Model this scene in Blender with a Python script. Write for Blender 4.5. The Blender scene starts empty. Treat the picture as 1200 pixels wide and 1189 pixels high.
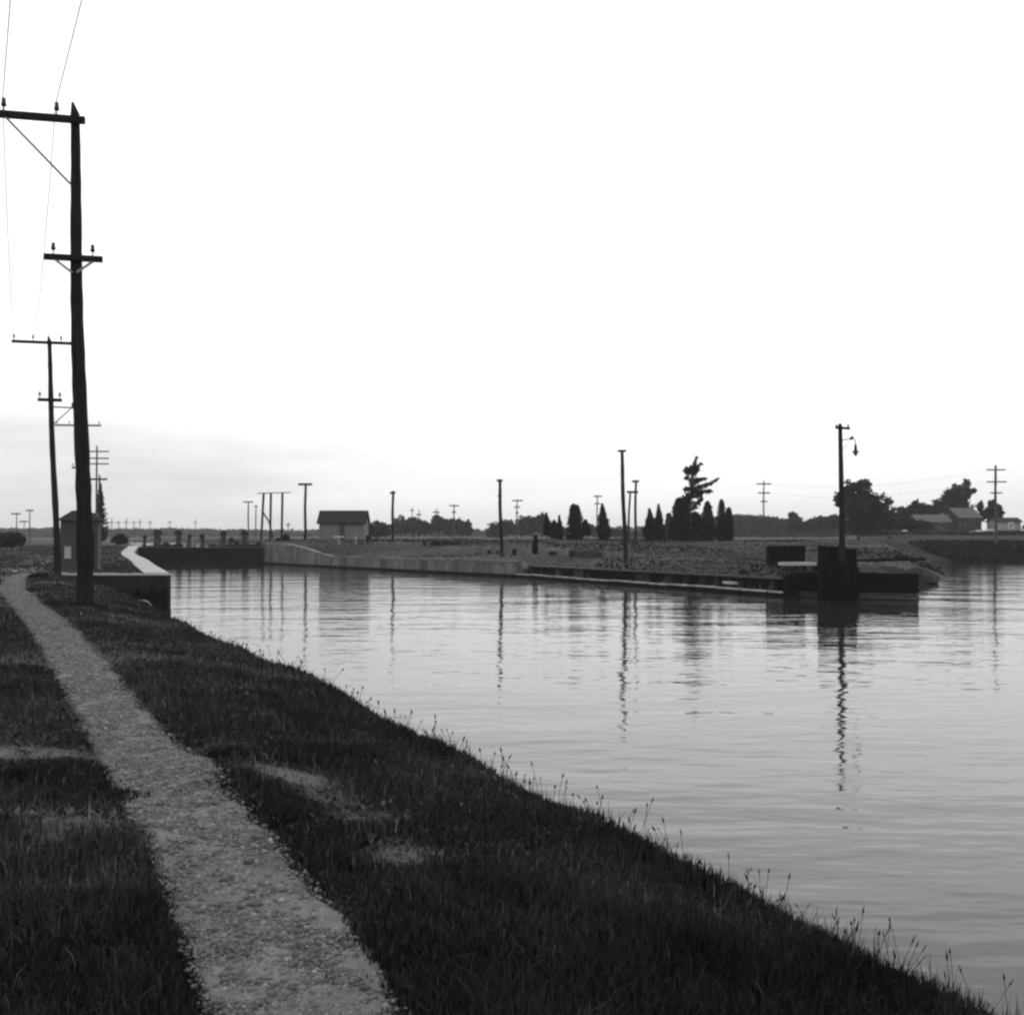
import bpy, math, random
import numpy as np

# ------------------------------------------------------------------ camera, sky, sun, exposure
C = bpy.context.scene
EYE = 1.6
FPX = 1287.0                       # focal length in pixels of the 1200 px wide photograph
HX, HY = 600.0, 628.0              # column straight ahead, row of the horizon
cam_d = bpy.data.cameras.new('camera')
cam_d.sensor_width = 36.0
cam_d.lens = FPX / 1200.0 * 36.0
cam_d.shift_y = (HY - 594.5) / 1200.0
cam_d.clip_start = 0.05
cam_d.clip_end = 9000.0
cam = bpy.data.objects.new('camera', cam_d)
cam.location = (0, 0, EYE)
cam.rotation_euler = (math.radians(90), 0, 0)
C.collection.objects.link(cam)
C.camera = cam

SUN_EL, SUN_AZ = math.radians(42), math.radians(8)     # high behind thin overcast, ahead of the camera
w = bpy.data.worlds.new('World')
C.world = w
w.use_nodes = True
nt = w.node_tree
nt.nodes.clear()
def N(tree, typ, **kw):
    n = tree.nodes.new(typ)
    for k, v in kw.items():
        setattr(n, k, v)
    return n
out = N(nt, 'ShaderNodeOutputWorld')
bg = N(nt, 'ShaderNodeBackground')
bg.inputs['Strength'].default_value = 0.1
sky = N(nt, 'ShaderNodeTexSky', sky_type='NISHITA', sun_disc=False, sun_elevation=SUN_EL, sun_rotation=SUN_AZ)
bw = N(nt, 'ShaderNodeRGBToBW')
tc = N(nt, 'ShaderNodeTexCoord')
sep = N(nt, 'ShaderNodeSeparateXYZ')
mp = N(nt, 'ShaderNodeMapping')
mp.inputs['Scale'].default_value = (1.0, 1.0, 7.0)
mp.inputs['Location'].default_value = (3.1, 1.7, 0.4)
cl = N(nt, 'ShaderNodeTexNoise')
cl.inputs['Scale'].default_value = 2.6
cl.inputs['Detail'].default_value = 5.0
cl.inputs['Roughness'].default_value = 0.55
L = nt.links.new
L(sky.outputs[0], bw.inputs[0])
L(tc.outputs['Generated'], sep.inputs[0])
L(tc.outputs['Generated'], mp.inputs['Vector'])
L(mp.outputs[0], cl.inputs['Vector'])
ramp = N(nt, 'ShaderNodeValToRGB')          # brightness of the cloud sheet by height above the horizon
e = ramp.color_ramp.elements
e[0].position = 0.0; e[0].color = (.75, .75, .75, 1)
e[1].position = 1.0; e[1].color = (1.18, 1.18, 1.18, 1)
for p, v in ((0.02, .84), (0.04, .91), (0.07, 1.0), (0.10, 1.12), (0.20, 1.16)):
    q = e.new(p); q.color = (v, v, v, 1)
L(sep.outputs['Z'], ramp.inputs[0])
cr = N(nt, 'ShaderNodeMapRange')
cr.inputs['From Min'].default_value = 0.35; cr.inputs['From Max'].default_value = 0.62
cr.inputs['To Min'].default_value = 0.92; cr.inputs['To Max'].default_value = 1.05
L(cl.outputs['Fac'], cr.inputs['Value'])
# thin grey cloud bars low in the left of the sky
mpb = N(nt, 'ShaderNodeMapping'); mpb.inputs['Scale'].default_value = (1.4, 1.4, 6.5); mpb.inputs['Location'].default_value = (.3, 5.2, 1.1)
L(tc.outputs['Generated'], mpb.inputs['Vector'])
cb = N(nt, 'ShaderNodeTexNoise'); cb.inputs['Scale'].default_value = 2.2; cb.inputs['Detail'].default_value = 4.0; cb.inputs['Roughness'].default_value = .55
L(mpb.outputs[0], cb.inputs['Vector'])
cbr = N(nt, 'ShaderNodeMapRange'); cbr.inputs['From Min'].default_value = .38; cbr.inputs['From Max'].default_value = .66
L(cb.outputs['Fac'], cbr.inputs['Value'])
mx_ = N(nt, 'ShaderNodeMapRange', interpolation_type='SMOOTHSTEP'); mx_.inputs['From Min'].default_value = -.02; mx_.inputs['From Max'].default_value = -.34
mx_.inputs['To Min'].default_value = .22; mx_.inputs['To Max'].default_value = 1.0
L(sep.outputs['X'], mx_.inputs['Value'])
mz_ = N(nt, 'ShaderNodeMapRange', interpolation_type='SMOOTHSTEP'); mz_.inputs['From Min'].default_value = .28; mz_.inputs['From Max'].default_value = .12
L(sep.outputs['Z'], mz_.inputs['Value'])
q1 = N(nt, 'ShaderNodeMath', operation='MULTIPLY'); L(cbr.outputs[0], q1.inputs[0]); L(mx_.outputs[0], q1.inputs[1])
q2_ = N(nt, 'ShaderNodeMath', operation='MULTIPLY'); L(q1.outputs[0], q2_.inputs[0]); L(mz_.outputs[0], q2_.inputs[1])
q3 = N(nt, 'ShaderNodeMath', operation='MULTIPLY_ADD'); q3.inputs[1].default_value = -.28; q3.inputs[2].default_value = 1.0
L(q2_.outputs[0], q3.inputs[0])
m0 = N(nt, 'ShaderNodeMath', operation='MULTIPLY'); L(cr.outputs[0], m0.inputs[0]); L(q3.outputs[0], m0.inputs[1])
m1 = N(nt, 'ShaderNodeMath', operation='MULTIPLY')
L(ramp.outputs[0], m1.inputs[0]); L(m0.outputs[0], m1.inputs[1])
m2 = N(nt, 'ShaderNodeMath', operation='MULTIPLY'); m2.inputs[1].default_value = 10.6
up = N(nt, 'ShaderNodeMapRange')            # the overcast grows brighter towards the zenith
up.inputs['From Min'].default_value = 0.05; up.inputs['From Max'].default_value = 0.22
up.inputs['To Min'].default_value = 1.0; up.inputs['To Max'].default_value = 1.12
L(sep.outputs['Z'], up.inputs['Value'])
m5 = N(nt, 'ShaderNodeMath', operation='MULTIPLY')
L(m1.outputs[0], m5.inputs[0]); L(up.outputs[0], m5.inputs[1])
L(m5.outputs[0], m2.inputs[0])
m3 = N(nt, 'ShaderNodeMath', operation='MULTIPLY'); m3.inputs[1].default_value = 0.06
L(bw.outputs[0], m3.inputs[0])
m4 = N(nt, 'ShaderNodeMath', operation='ADD')
L(m2.outputs[0], m4.inputs[0]); L(m3.outputs[0], m4.inputs[1])
L(m4.outputs[0], bg.inputs['Color'])
L(bg.outputs[0], out.inputs[0])

sd_ = bpy.data.lights.new('sun', 'SUN')
sd_.energy = 0.5
sd_.angle = math.radians(25)
sun = bpy.data.objects.new('sun', sd_)
sun.rotation_euler = (math.radians(90) - SUN_EL, 0, math.radians(180) - SUN_AZ)
C.collection.objects.link(sun)

C.view_settings.view_transform = 'Standard'
C.view_settings.look = 'None'
C.view_settings.exposure = 0.0
C.view_settings.gamma = 1.0
C.cycles.filter_width = 2.5
C.cycles.max_bounces = 6
C.cycles.transparent_max_bounces = 16

# ------------------------------------------------------------------ helpers
RND = np.random.RandomState
def lin(srgb):
    return (srgb / 255.0) ** 2.2
def PX(px, d):
    return (px - HX) / FPX * d
def PZ(py, d):
    return EYE + (HY - py) / FPX * d

def mat(name, g, var=0.35, scale=2.0, rough=0.85, bump=0.0, stretch=(1, 1, 1), attr=None, spec=0.3, fine=0.0):
    g = g * .80
    m = bpy.data.materials.new(name)
    m.use_nodes = True
    t = m.node_tree
    b = t.nodes['Principled BSDF']
    b.inputs['Roughness'].default_value = rough
    b.inputs['Specular IOR Level'].default_value = spec
    tco = N(t, 'ShaderNodeTexCoord')
    mpp = N(t, 'ShaderNodeMapping'); mpp.inputs['Scale'].default_value = stretch
    no = N(t, 'ShaderNodeTexNoise')
    no.inputs['Scale'].default_value = scale
    no.inputs['Detail'].default_value = 6.0
    no.inputs['Roughness'].default_value = 0.62
    t.links.new(tco.outputs['Object'], mpp.inputs[0]); t.links.new(mpp.outputs[0], no.inputs['Vector'])
    mr = N(t, 'ShaderNodeMapRange')
    mr.inputs['From Min'].default_value = 0.3; mr.inputs['From Max'].default_value = 0.7
    mr.inputs['To Min'].default_value = g * (1 - var); mr.inputs['To Max'].default_value = g * (1 + var)
    t.links.new(no.outputs['Fac'], mr.inputs['Value'])
    last = mr.outputs[0]
    if fine:
        n2 = N(t, 'ShaderNodeTexNoise'); n2.inputs['Scale'].default_value = scale * 14; n2.inputs['Detail'].default_value = 3
        t.links.new(tco.outputs['Object'], n2.inputs['Vector'])
        r2 = N(t, 'ShaderNodeMapRange')
        r2.inputs['From Min'].default_value = 0.3; r2.inputs['From Max'].default_value = 0.7
        r2.inputs['To Min'].default_value = 1 - fine; r2.inputs['To Max'].default_value = 1 + fine
        t.links.new(n2.outputs['Fac'], r2.inputs['Value'])
        mm = N(t, 'ShaderNodeMath', operation='MULTIPLY')
        t.links.new(last, mm.inputs[0]); t.links.new(r2.outputs[0], mm.inputs[1]); last = mm.outputs[0]
    if attr:
        a = N(t, 'ShaderNodeAttribute', attribute_name=attr)
        mm = N(t, 'ShaderNodeMath', operation='MULTIPLY')
        t.links.new(last, mm.inputs[0]); t.links.new(a.outputs['Fac'], mm.inputs[1]); last = mm.outputs[0]
    t.links.new(last, b.inputs['Base Color'])
    if bump:
        bp = N(t, 'ShaderNodeBump'); bp.inputs['Strength'].default_value = bump; bp.inputs['Distance'].default_value = 0.05
        t.links.new(no.outputs['Fac'], bp.inputs['Height']); t.links.new(bp.outputs[0], b.inputs['Normal'])
    return m

M = {}
M['pole'] = mat('pole_wood', 0.018, .5, 3, .95, .5, (6, 6, .5), spec=.05)
M['pole_far'] = mat('pale_pole_wood', 0.05, .3, 3, .9)  # paler pole colour, used mostly on the farther poles
M['iron'] = mat('dark_iron', 0.012, .3, 5, .6, spec=.15)
M['insul'] = mat('glazed_insulator', 0.015, .2, 5, .3)
M['brace'] = mat('galvanised_brace', 0.22, .15, 5, .5)
M['wire'] = mat('wire_metal', 0.35, .1, 5, .6)
M['timber'] = mat('tarred_timber', 0.007, .5, 1.6, .95, .6, (1, 1, 4), spec=.03)
M['timber_grey'] = mat('weathered_timber', 0.07, .5, 1.8, .9, .5, (1, 1, 4), fine=.3)
M['timber_pale'] = mat('worn_pale_timber', 0.34, .6, 1.1, .9, .3, fine=.3)
M['conc'] = mat('old_concrete', 0.105, .65, .9, .9, .3, (1, 1, .35), fine=.3)
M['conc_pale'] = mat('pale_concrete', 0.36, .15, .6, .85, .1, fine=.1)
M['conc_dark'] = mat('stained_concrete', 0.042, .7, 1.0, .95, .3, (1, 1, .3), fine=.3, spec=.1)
M['stone'] = mat('grey_masonry', 0.13, .4, .7, .9, .3, fine=.25)
M['shed'] = mat('shed_siding', 0.135, .12, .8, .85, .1, (6, 6, .4))
M['roof'] = mat('dark_shingles', 0.016, .3, 2, .9, .3, spec=.1)
M['roof_grey'] = mat('grey_roofing', 0.075, .25, 2, .9, .2)
M['white'] = mat('white_paint', 0.55, .12, 2, .6)
M['wallwhite'] = mat('pale_siding', 0.30, .15, .8, .8)
M['dark'] = mat('dark_opening', 0.008, .2, 2, .9, spec=.05)
M['bark'] = mat('bark', 0.03, .4, 4, .95, .4)
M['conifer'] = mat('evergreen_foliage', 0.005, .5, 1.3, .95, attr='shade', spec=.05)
M['leaf'] = mat('broadleaf_foliage', 0.020, .5, .6, .95, attr='shade', spec=.1)
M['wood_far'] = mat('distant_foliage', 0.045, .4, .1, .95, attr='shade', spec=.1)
M['grass'] = mat('grass_blades', 0.033, .55, .55, .95, attr='shade', spec=.04)
M['gravel'] = mat('path_gravel', 0.12, .35, 7, .95, .8, attr='shade', fine=.35)
M['peb'] = mat('pebbles', 0.115, .5, 25, .9, attr='shade')

def tag(o, label=None, cat=None, group=None, kind=None):
    if label: o['label'] = label
    if cat: o['category'] = cat
    if group: o['group'] = group
    if kind: o['kind'] = kind
    return o
def empty(name, loc, label, cat, group=None, rz=0):
    o = bpy.data.objects.new(name, None)
    o.empty_display_size = 0.3
    o.location = loc; o.rotation_euler = (0, 0, rz)
    C.collection.objects.link(o)
    return tag(o, label, cat, group)

class MB:
    """collects solids; build() links them as one mesh, local to the parent's origin"""
    def __init__(s): s.v = []; s.f = []
    def add(s, vs, fs):
        n = len(s.v); s.v += [tuple(v) for v in vs]; s.f += [tuple(i + n for i in f) for f in fs]; return s
    def box(s, x0, x1, y0, y1, z0, z1):
        return s.add([(x0,y0,z0),(x1,y0,z0),(x1,y1,z0),(x0,y1,z0),(x0,y0,z1),(x1,y0,z1),(x1,y1,z1),(x0,y1,z1)],
                     [(0,3,2,1),(4,5,6,7),(0,1,5,4),(1,2,6,5),(2,3,7,6),(3,0,4,7)])
    def bar(s, a, b, wd, h=None):
        a = np.array(a, float); b = np.array(b, float); h = h or wd
        d = (b - a) / max(1e-6, np.linalg.norm(b - a))
        up = np.array((0, 0, 1.0)) if abs(d[2]) < .95 else np.array((0, 1.0, 0))
        sx = np.cross(d, up); sx /= np.linalg.norm(sx); sz = np.cross(sx, d)
        vs = []
        for p in (a, b):
            for i, j in ((-1, -1), (1, -1), (1, 1), (-1, 1)):
                vs.append(p + sx * i * wd / 2 + sz * j * h / 2)
        return s.add(vs, [(0,1,2,3),(7,6,5,4),(0,4,5,1),(1,5,6,2),(2,6,7,3),(3,7,4,0)])
    def tube(s, pts, rad, n=8):
        pts = [np.array(p, float) for p in pts]
        if not hasattr(rad, '__len__'): rad = [rad] * len(pts)
        vs = []; fs = []
        for k, p in enumerate(pts):
            d = pts[min(k + 1, len(pts) - 1)] - pts[max(k - 1, 0)]
            d /= max(1e-6, np.linalg.norm(d))
            up = np.array((0, 1.0, 0)) if abs(d[2]) > .8 else np.array((0, 0, 1.0))
            sx = np.cross(d, up); sx /= np.linalg.norm(sx); sy = np.cross(sx, d)
            for i in range(n):
                a = 2 * math.pi * i / n
                vs.append(p + rad[k] * (sx * math.cos(a) + sy * math.sin(a)))
        for k in range(len(pts) - 1):
            for i in range(n):
                j = (i + 1) % n
                fs.append((k*n+i, k*n+j, (k+1)*n+j, (k+1)*n+i))
        fs.append(tuple(range(n))[::-1]); fs.append(tuple((len(pts)-1)*n + i for i in range(n)))
        return s.add(vs, fs)
    def prism(s, poly, z0, z1):
        n = len(poly)
        zs0 = z0 if hasattr(z0, '__len__') else [z0] * n
        zs1 = z1 if hasattr(z1, '__len__') else [z1] * n
        vs = [(p[0], p[1], zs0[i]) for i, p in enumerate(poly)] + [(p[0], p[1], zs1[i]) for i, p in enumerate(poly)]
        return s.add(vs, [tuple(range(n))[::-1], tuple(range(n, 2*n))] + [(i, (i+1) % n, n+(i+1) % n, n+i) for i in range(n)])
    def blob(s, c, r, seed=0, jit=.15, seg=10, rings=6):
        rs = RND(seed); vs = []; fs = []
        for i in range(rings + 1):
            th = math.pi * i / rings
            for j in range(seg):
                ph = 2 * math.pi * j / seg
                k = 1 + rs.uniform(-jit, jit)
                vs.append((c[0] + r[0]*k*math.sin(th)*math.cos(ph), c[1] + r[1]*k*math.sin(th)*math.sin(ph), c[2] + r[2]*k*math.cos(th)))
        for i in range(rings):
            for j in range(seg):
                q = (j + 1) % seg
                fs.append((i*seg+j, (i+1)*seg+j, (i+1)*seg+q, i*seg+q))
        return s.add(vs, fs)
    def build(s, name, m, parent=None, smooth=False, loc=None):
        me = bpy.data.meshes.new(name)
        me.from_pydata(s.v, [], s.f)
        me.materials.append(m)
        if smooth:
            me.polygons.foreach_set('use_smooth', [True] * len(me.polygons))
        me.update()
        o = bpy.data.objects.new(name, me)
        if loc: o.location = loc
        C.collection.objects.link(o)
        if parent: o.parent = parent
        return o

def tri_mesh(name, verts, tris, m, shade=None, parent=None, smooth=False, loc=None):
    me = bpy.data.meshes.new(name)
    verts = np.ascontiguousarray(verts, dtype=np.float32); tris = np.ascontiguousarray(tris, dtype=np.int32)
    k = tris.shape[1]
    me.vertices.add(len(verts)); me.vertices.foreach_set('co', verts.ravel())
    me.loops.add(tris.size); me.loops.foreach_set('vertex_index', tris.ravel())
    me.polygons.add(len(tris)); me.polygons.foreach_set('loop_start', np.arange(0, tris.size, k, dtype=np.int32))
    if shade is not None:
        a = me.attributes.new('shade', 'FLOAT', 'POINT'); a.data.foreach_set('value', np.asarray(shade, dtype=np.float32))
    if smooth:
        me.polygons.foreach_set('use_smooth', np.ones(len(tris), dtype=bool))
    me.materials.append(m)
    me.update(calc_edges=True); me.validate()
    o = bpy.data.objects.new(name, me)
    if loc: o.location = loc
    C.collection.objects.link(o)
    if parent: o.parent = parent
    return o

def vnoise(x, y, seed=0):
    """smooth value noise in 0..1"""
    x = np.asarray(x, float); y = np.asarray(y, float)
    xi = np.floor(x).astype(np.int64); yi = np.floor(y).astype(np.int64)
    fx = x - xi; fy = y - yi
    fx = fx*fx*(3-2*fx); fy = fy*fy*(3-2*fy)
    def h(a, b):
        v = np.sin(a * 127.1 + b * 311.7 + seed * 74.7) * 43758.5453
        return v - np.floor(v)
    return (h(xi,yi)*(1-fx)+h(xi+1,yi)*fx)*(1-fy) + (h(xi,yi+1)*(1-fx)+h(xi+1,yi+1)*fx)*fy

# ------------------------------------------------------------------ lie of the land
WL = -2.0                                            # water level; the path at the camera is 0
LW = [(-17.2, 55.0), (-22.2, 68.0), (-26.6, 80.0), (-32.6, 95.0), (-37.2, 108.0), (-41.4, 121.0), (-49.0, 144.0)]   # quay wall on the left
RW = [(-32.7, 144.0), (-24.0, 131.0), (-12.0, 114.0), (0.4, 96.5)]                      # concrete wall across the water
PW = [(0.4, 96.5), (16.7, 64.0)]                                                        # timber pier front
PE = [(16.7, 64.0), (22.8, 61.8)]
SH = [(22.8, 61.8), (24.0, 67.0), (27.5, 80.0), (33.0, 86.0), (36.5, 92.0), (41.0, 105.0), (50.0, 128.0), (57.0, 148.0), (63.0, 154.0), (75.0, 155.0), (330.0, 165.0)]
NEAR = [(330.0, -200.0), (97.1, -200.0), (-16.0, 55.0)]
POLY = LW + RW + PW[1:] + SH + NEAR
def segdist(x, y, pts):
    d = np.full(np.shape(x), 1e9)
    for (ax, ay), (bx, by) in zip(pts[:-1], pts[1:]):
        ux, uy = bx - ax, by - ay
        t = np.clip(((x - ax) * ux + (y - ay) * uy) / (ux*ux + uy*uy), 0, 1)
        d = np.minimum(d, np.hypot(x - ax - t*ux, y - ay - t*uy))
    return d
def inside(x, y, poly):
    r = np.zeros(np.shape(x), bool)
    for i in range(len(poly)):
        ax, ay = poly[i]; bx, by = poly[(i + 1) % len(poly)]
        if ay == by: continue
        c = ((ay > y) != (by > y)) & (x < (bx - ax) * (y - ay) / (by - ay) + ax)
        r ^= c
    return r
def sstep(a, b, v):
    t = np.clip((v - a) / (b - a), 0, 1); return t*t*(3-2*t)
def path_x(y):
    return np.interp(y, [-60, 0, 3.66, 5.0, 6.6, 9.71, 18.4, 33, 42, 51, 58], [29, .85, -.70, -1.25, -2.0, -3.52, -7.65, -15.05, -18.95, -22.2, -26.0])
def path_hw(y):
    return np.interp(y, [0, 3.6, 6.6, 9.7, 18.4, 33, 50, 58], [.34, .33, .36, .32, .42, .40, .36, .5])
def H(x, y):
    x = np.asarray(x, float); y = np.asarray(y, float)
    t = ((x - 3.7) + 0.445 * y) * 0.9136
    lawn = np.interp(y, [-50, 0, 45, 56, 94, 144, 200, 600], [0, 0, -.03, -.3, -.05, .28, .35, .5])
    und = (vnoise(x*.35, y*.35, 1) - .5) * .16 + (vnoise(x*1.3, y*1.3, 2) - .5) * .07
    und = und * sstep(400, 60, y)
    px = path_x(y); dp = np.abs(x - px) / path_hw(y)
    und = und * (0.25 + 0.75 * sstep(.8, 2.2, dp)) + 0.03 * sstep(.8, 1.7, dp)
    # worn hummock with a small step left of the path, and a hump right of it
    und += 0.13 * np.exp(-(((x + 2.35) / .75)**2 + ((y - 5.6) / .35)**2)) + .1 * np.exp(-(((x + 1.9) / .45)**2 + ((y - 7.3) / .5)**2))
    bank = -0.34 * sstep(-2.4, 0.25, t) - 0.72 * np.maximum(t, 0)
    bank = bank - .26 * sstep(16, 32, y) * sstep(-3.0, .2, t)
    near = np.where(y < 55.25, lawn + bank * 1.0, lawn) + und * np.where(t > .8, .3, 1)
    zi = np.interp(y, [50, 62, 75, 95, 110, 130, 150, 200, 400], [-.55, -.5, -.5, -.35, -.1, .5, 1.0, 1.05, 1.1])
    dP = segdist(x, y, PW); dR = segdist(x, y, RW)
    zi = np.minimum(zi, -1.10 + .12 * dP)
    sR = np.interp(y, [96, 127.5, 132, 137, 144], [-.62, -.72, .1, .55, .62])
    zi = np.where(y > 90, np.minimum(zi, np.maximum(sR + .10 * dR, -.62)), zi)
    zi = zi + (vnoise(x*.12, y*.12, 5) - .5) * .35 * sstep(0, 8, np.minimum(dP, dR))
    zr = np.interp(y, [150, 165, 185, 222, 300, 420], [-1.2, -.1, 1.0, 2.5, 3.0, 3.2]) + (vnoise(x*.1, y*.1, 6) - .5) * .4
    kr = sstep(.28, .37, x / np.maximum(y, 1)) * sstep(148, 165, y)
    zi = zi * (1 - kr) + zr * kr
    dS = segdist(x, y, SH[1:])
    zi = np.minimum(zi, WL + .12 + dS * .42)
    xc = np.interp(y, [45, 66, 100, 144, 1000], [15, -2, -20, -41, -349])
    land = np.where(x > xc, zi, near)
    # basin
    ins = inside(x, y, POLY)
    dW = np.minimum(segdist(x, y, LW + RW[:1]), segdist(x, y, RW + PW[1:] + PE[1:]))
    dWret = segdist(x, y, [(-21.0, 55.0), (-17.2, 55.0)])
    z = np.where(ins, np.maximum(-4.5, WL - .1 - .5 * dS), land)
    z = np.where((~ins) & (dW < .42) & (y > 55) , -4.0, z)
    # lock chamber behind the gates
    cx = x + 41 + .36 * (y - 144)
    z = np.where((y > 143) & (y < 330) & (np.abs(cx) < 8.3), -4.0, z)
    return np.maximum(z, -4.5)
def Hs(x, y): return float(H(np.array([x]), np.array([y]))[0])

rings = np.concatenate([np.geomspace(.5, 48, 190), np.arange(48.4, 165, .45), np.geomspace(166, 3000, 90)])
ang = np.radians(np.concatenate([np.arange(-34, 34, .19), np.arange(34, 326, 3.0)]))
R_, A_ = np.meshgrid(rings, ang, indexing='ij')
gx = (R_ * np.sin(A_)).ravel(); gy = (R_ * np.cos(A_)).ravel()
gz = H(gx, gy)
nr, na = R_.shape
idx = np.arange(nr * na).reshape(nr, na)
i2 = np.roll(idx, -1, axis=1)
quads = np.stack([idx[:-1], i2[:-1], i2[1:], idx[1:]], axis=-1).reshape(-1, 4)[:, ::-1]
gv = np.stack([gx, gy, gz], 1)
gv = np.vstack([gv, [[0, 0, Hs(0, 0)]]])
def dry(x, y):
    """worn, drier turf: where the photograph shows pale patches, plus scattered ones"""
    d = .45 * sstep(.60, .85, vnoise(x*.5 + 3, y*.5, 11))
    for cx, cy, sx, sy, a in ((-1.45, 7.25, .28, .22, 2.0), (-1.1, 6.75, .22, .25, 1.4), (-.85, 6.2, .22, .3, 1.2), (-.55, 5.5, .2, .3, 1.3), (-2.1, 8.3, .3, .3, .9), (.2, 5.6, .5, .5, .4), (-2.2, 5.8, .42, .45, 1.3),
                              (-3.6, 7.9, .9, .25, 1.5), (-2.0, 4.9, .3, .18, .7), (-5.6, 16, 1, 2, .5)):
        d = d + a * np.exp(-((x - cx)/sx)**2 - ((y - cy)/sy)**2)
    return np.clip(d, 0, 1.7)
def field_shade(x, y):
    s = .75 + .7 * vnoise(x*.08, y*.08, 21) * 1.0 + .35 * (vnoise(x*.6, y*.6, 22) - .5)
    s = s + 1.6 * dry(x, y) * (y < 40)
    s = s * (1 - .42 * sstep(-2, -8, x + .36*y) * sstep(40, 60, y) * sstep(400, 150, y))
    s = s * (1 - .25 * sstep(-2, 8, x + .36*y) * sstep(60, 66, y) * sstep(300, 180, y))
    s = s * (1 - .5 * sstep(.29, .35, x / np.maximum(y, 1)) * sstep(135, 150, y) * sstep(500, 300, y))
    # ground tone gets paler with distance from the camera
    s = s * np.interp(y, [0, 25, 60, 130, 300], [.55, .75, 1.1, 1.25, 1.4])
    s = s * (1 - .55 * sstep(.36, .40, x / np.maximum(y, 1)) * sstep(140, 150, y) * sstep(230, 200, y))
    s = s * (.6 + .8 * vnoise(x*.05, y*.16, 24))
    t = ((x - 3.7) + 0.445 * y) * 0.9136
    # gravel track that leaves the path on the left
    tx = np.interp(y, [36, 41, 71, 86, 140, 260], [-17.2, -19.2, -31.0, -36.8, -66, -140]); 
    s = s + 2.6 * np.exp(-((x - tx)/(.75 + y*.004))**4) * (y > 36) * (y < 260) * (.5 + vnoise(x*.9, y*.9, 9))
    return np.clip(s, .2, 6)
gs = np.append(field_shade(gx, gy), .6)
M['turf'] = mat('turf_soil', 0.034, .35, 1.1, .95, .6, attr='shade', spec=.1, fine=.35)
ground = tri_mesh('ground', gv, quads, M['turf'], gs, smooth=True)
# centre cap
bm_t = np.array([[nr*na, i2[0, k], idx[0, k]] for k in range(na)])
cap = tri_mesh('ground', gv, bm_t[:, ::-1], M['turf'], gs)
bpy.context.view_layer.objects.active = ground
ground.select_set(True); cap.select_set(True); bpy.ops.object.join(); ground.name = 'ground'
tag(ground, 'grassy ground of the canal banks and flat fields', 'ground', kind='structure')

# ------------------------------------------------------------------ water
wm = bpy.data.materials.new('canal_water'); wm.use_nodes = True
t = wm.node_tree; b = t.nodes['Principled BSDF']
b.inputs['Base Color'].default_value = (.018, .018, .018, 1)
b.inputs['Roughness'].default_value = .035
b.inputs['IOR'].default_value = 1.33
b.inputs['Specular IOR Level'].default_value = .5
tco = N(t, 'ShaderNodeTexCoord')
def ripple(scale, st, det, rot=0.0):
    mpn = N(t, 'ShaderNodeMapping'); mpn.inputs['Scale'].default_value = st; mpn.inputs['Rotation'].default_value = (0, 0, rot)
    n = N(t, 'ShaderNodeTexNoise'); n.inputs['Scale'].default_value = scale; n.inputs['Detail'].default_value = det; n.inputs['Roughness'].default_value = .5
    t.links.new(tco.outputs['Object'], mpn.inputs[0]); t.links.new(mpn.outputs[0], n.inputs['Vector']); return n
r1 = ripple(1.7, (.42, 1.0, 1), 2.5, .12)
r2 = ripple(.22, (.5, 1.0, 1), 2.0, -.2)
bp1 = N(t, 'ShaderNodeBump'); bp1.inputs['Strength'].default_value = 1.0; bp1.inputs['Distance'].default_value = .026
bp2 = N(t, 'ShaderNodeBump'); bp2.inputs['Strength'].default_value = 1.0; bp2.inputs['Distance'].default_value = .10
t.links.new(r2.outputs['Fac'], bp2.inputs['Height']); t.links.new(r1.outputs['Fac'], bp1.inputs['Height'])
t.links.new(bp2.outputs[0], bp1.inputs['Normal']); t.links.new(bp1.outputs[0], b.inputs['Normal'])
wat = MB(); wat.add([(-75, -210, 0), (340, -210, 0), (340, 175, 0), (-75, 175, 0)], [(0, 1, 2, 3)])
o = wat.build('canal_water', wm, loc=(0, 0, WL)); tag(o, 'rippled water of the canal basin reflecting the pale sky', 'water', kind='structure')
lk = MB(); lk.prism([(-49.2, 146.5), (-33.2, 146.5), (-99.5, 330), (-115.5, 330)], -.1, 0)
o = lk.build('lock_water', wm, loc=(0, 0, -.25)); tag(o, 'still water inside the lock chamber behind the gates', 'water', kind='structure')

# ------------------------------------------------------------------ footpath
ys = np.concatenate([np.arange(-6, 20, .07), np.arange(20, 57, .3)])
nc = 15
pv = []; psd = []
for k, yy in enumerate(ys):
    cx, hw = float(path_x(yy)), float(path_hw(yy))
    wl_ = .80 + .35 * float(vnoise(yy*2.2, 3.3, 31)) + .2*float(vnoise(yy*8, 1.3, 33)); wr_ = .80 + .35 * float(vnoise(yy*2.2, 9.3, 32)) + .25*float(vnoise(yy*8, 5.3, 34))
    for j in range(nc):
        u = -1 + 2 * j / (nc - 1)
        pv.append((cx + hw * u * (wl_ if u < 0 else wr_) * .92, yy))
pv = np.array(pv)
pz = H(pv[:, 0], pv[:, 1]) + .018 + .012 * vnoise(pv[:, 0]*9, pv[:, 1]*9, 8)
uu = np.tile(np.linspace(-1, 1, nc), len(ys))
pz -= .03 * (np.abs(uu) > .98)
psh = .72 + .45 * vnoise(pv[:, 0]*1.7, pv[:, 1]*.9, 15) + .22*np.exp(-(uu/.4)**2) - .30 * (np.abs(uu) > .75) * vnoise(pv[:, 0]*5, pv[:, 1]*5, 16)
I = np.arange(len(ys) * nc).reshape(len(ys), nc)
pq = np.stack([I[:-1, :-1], I[:-1, 1:], I[1:, 1:], I[1:, :-1]], -1).reshape(-1, 4)
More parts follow.
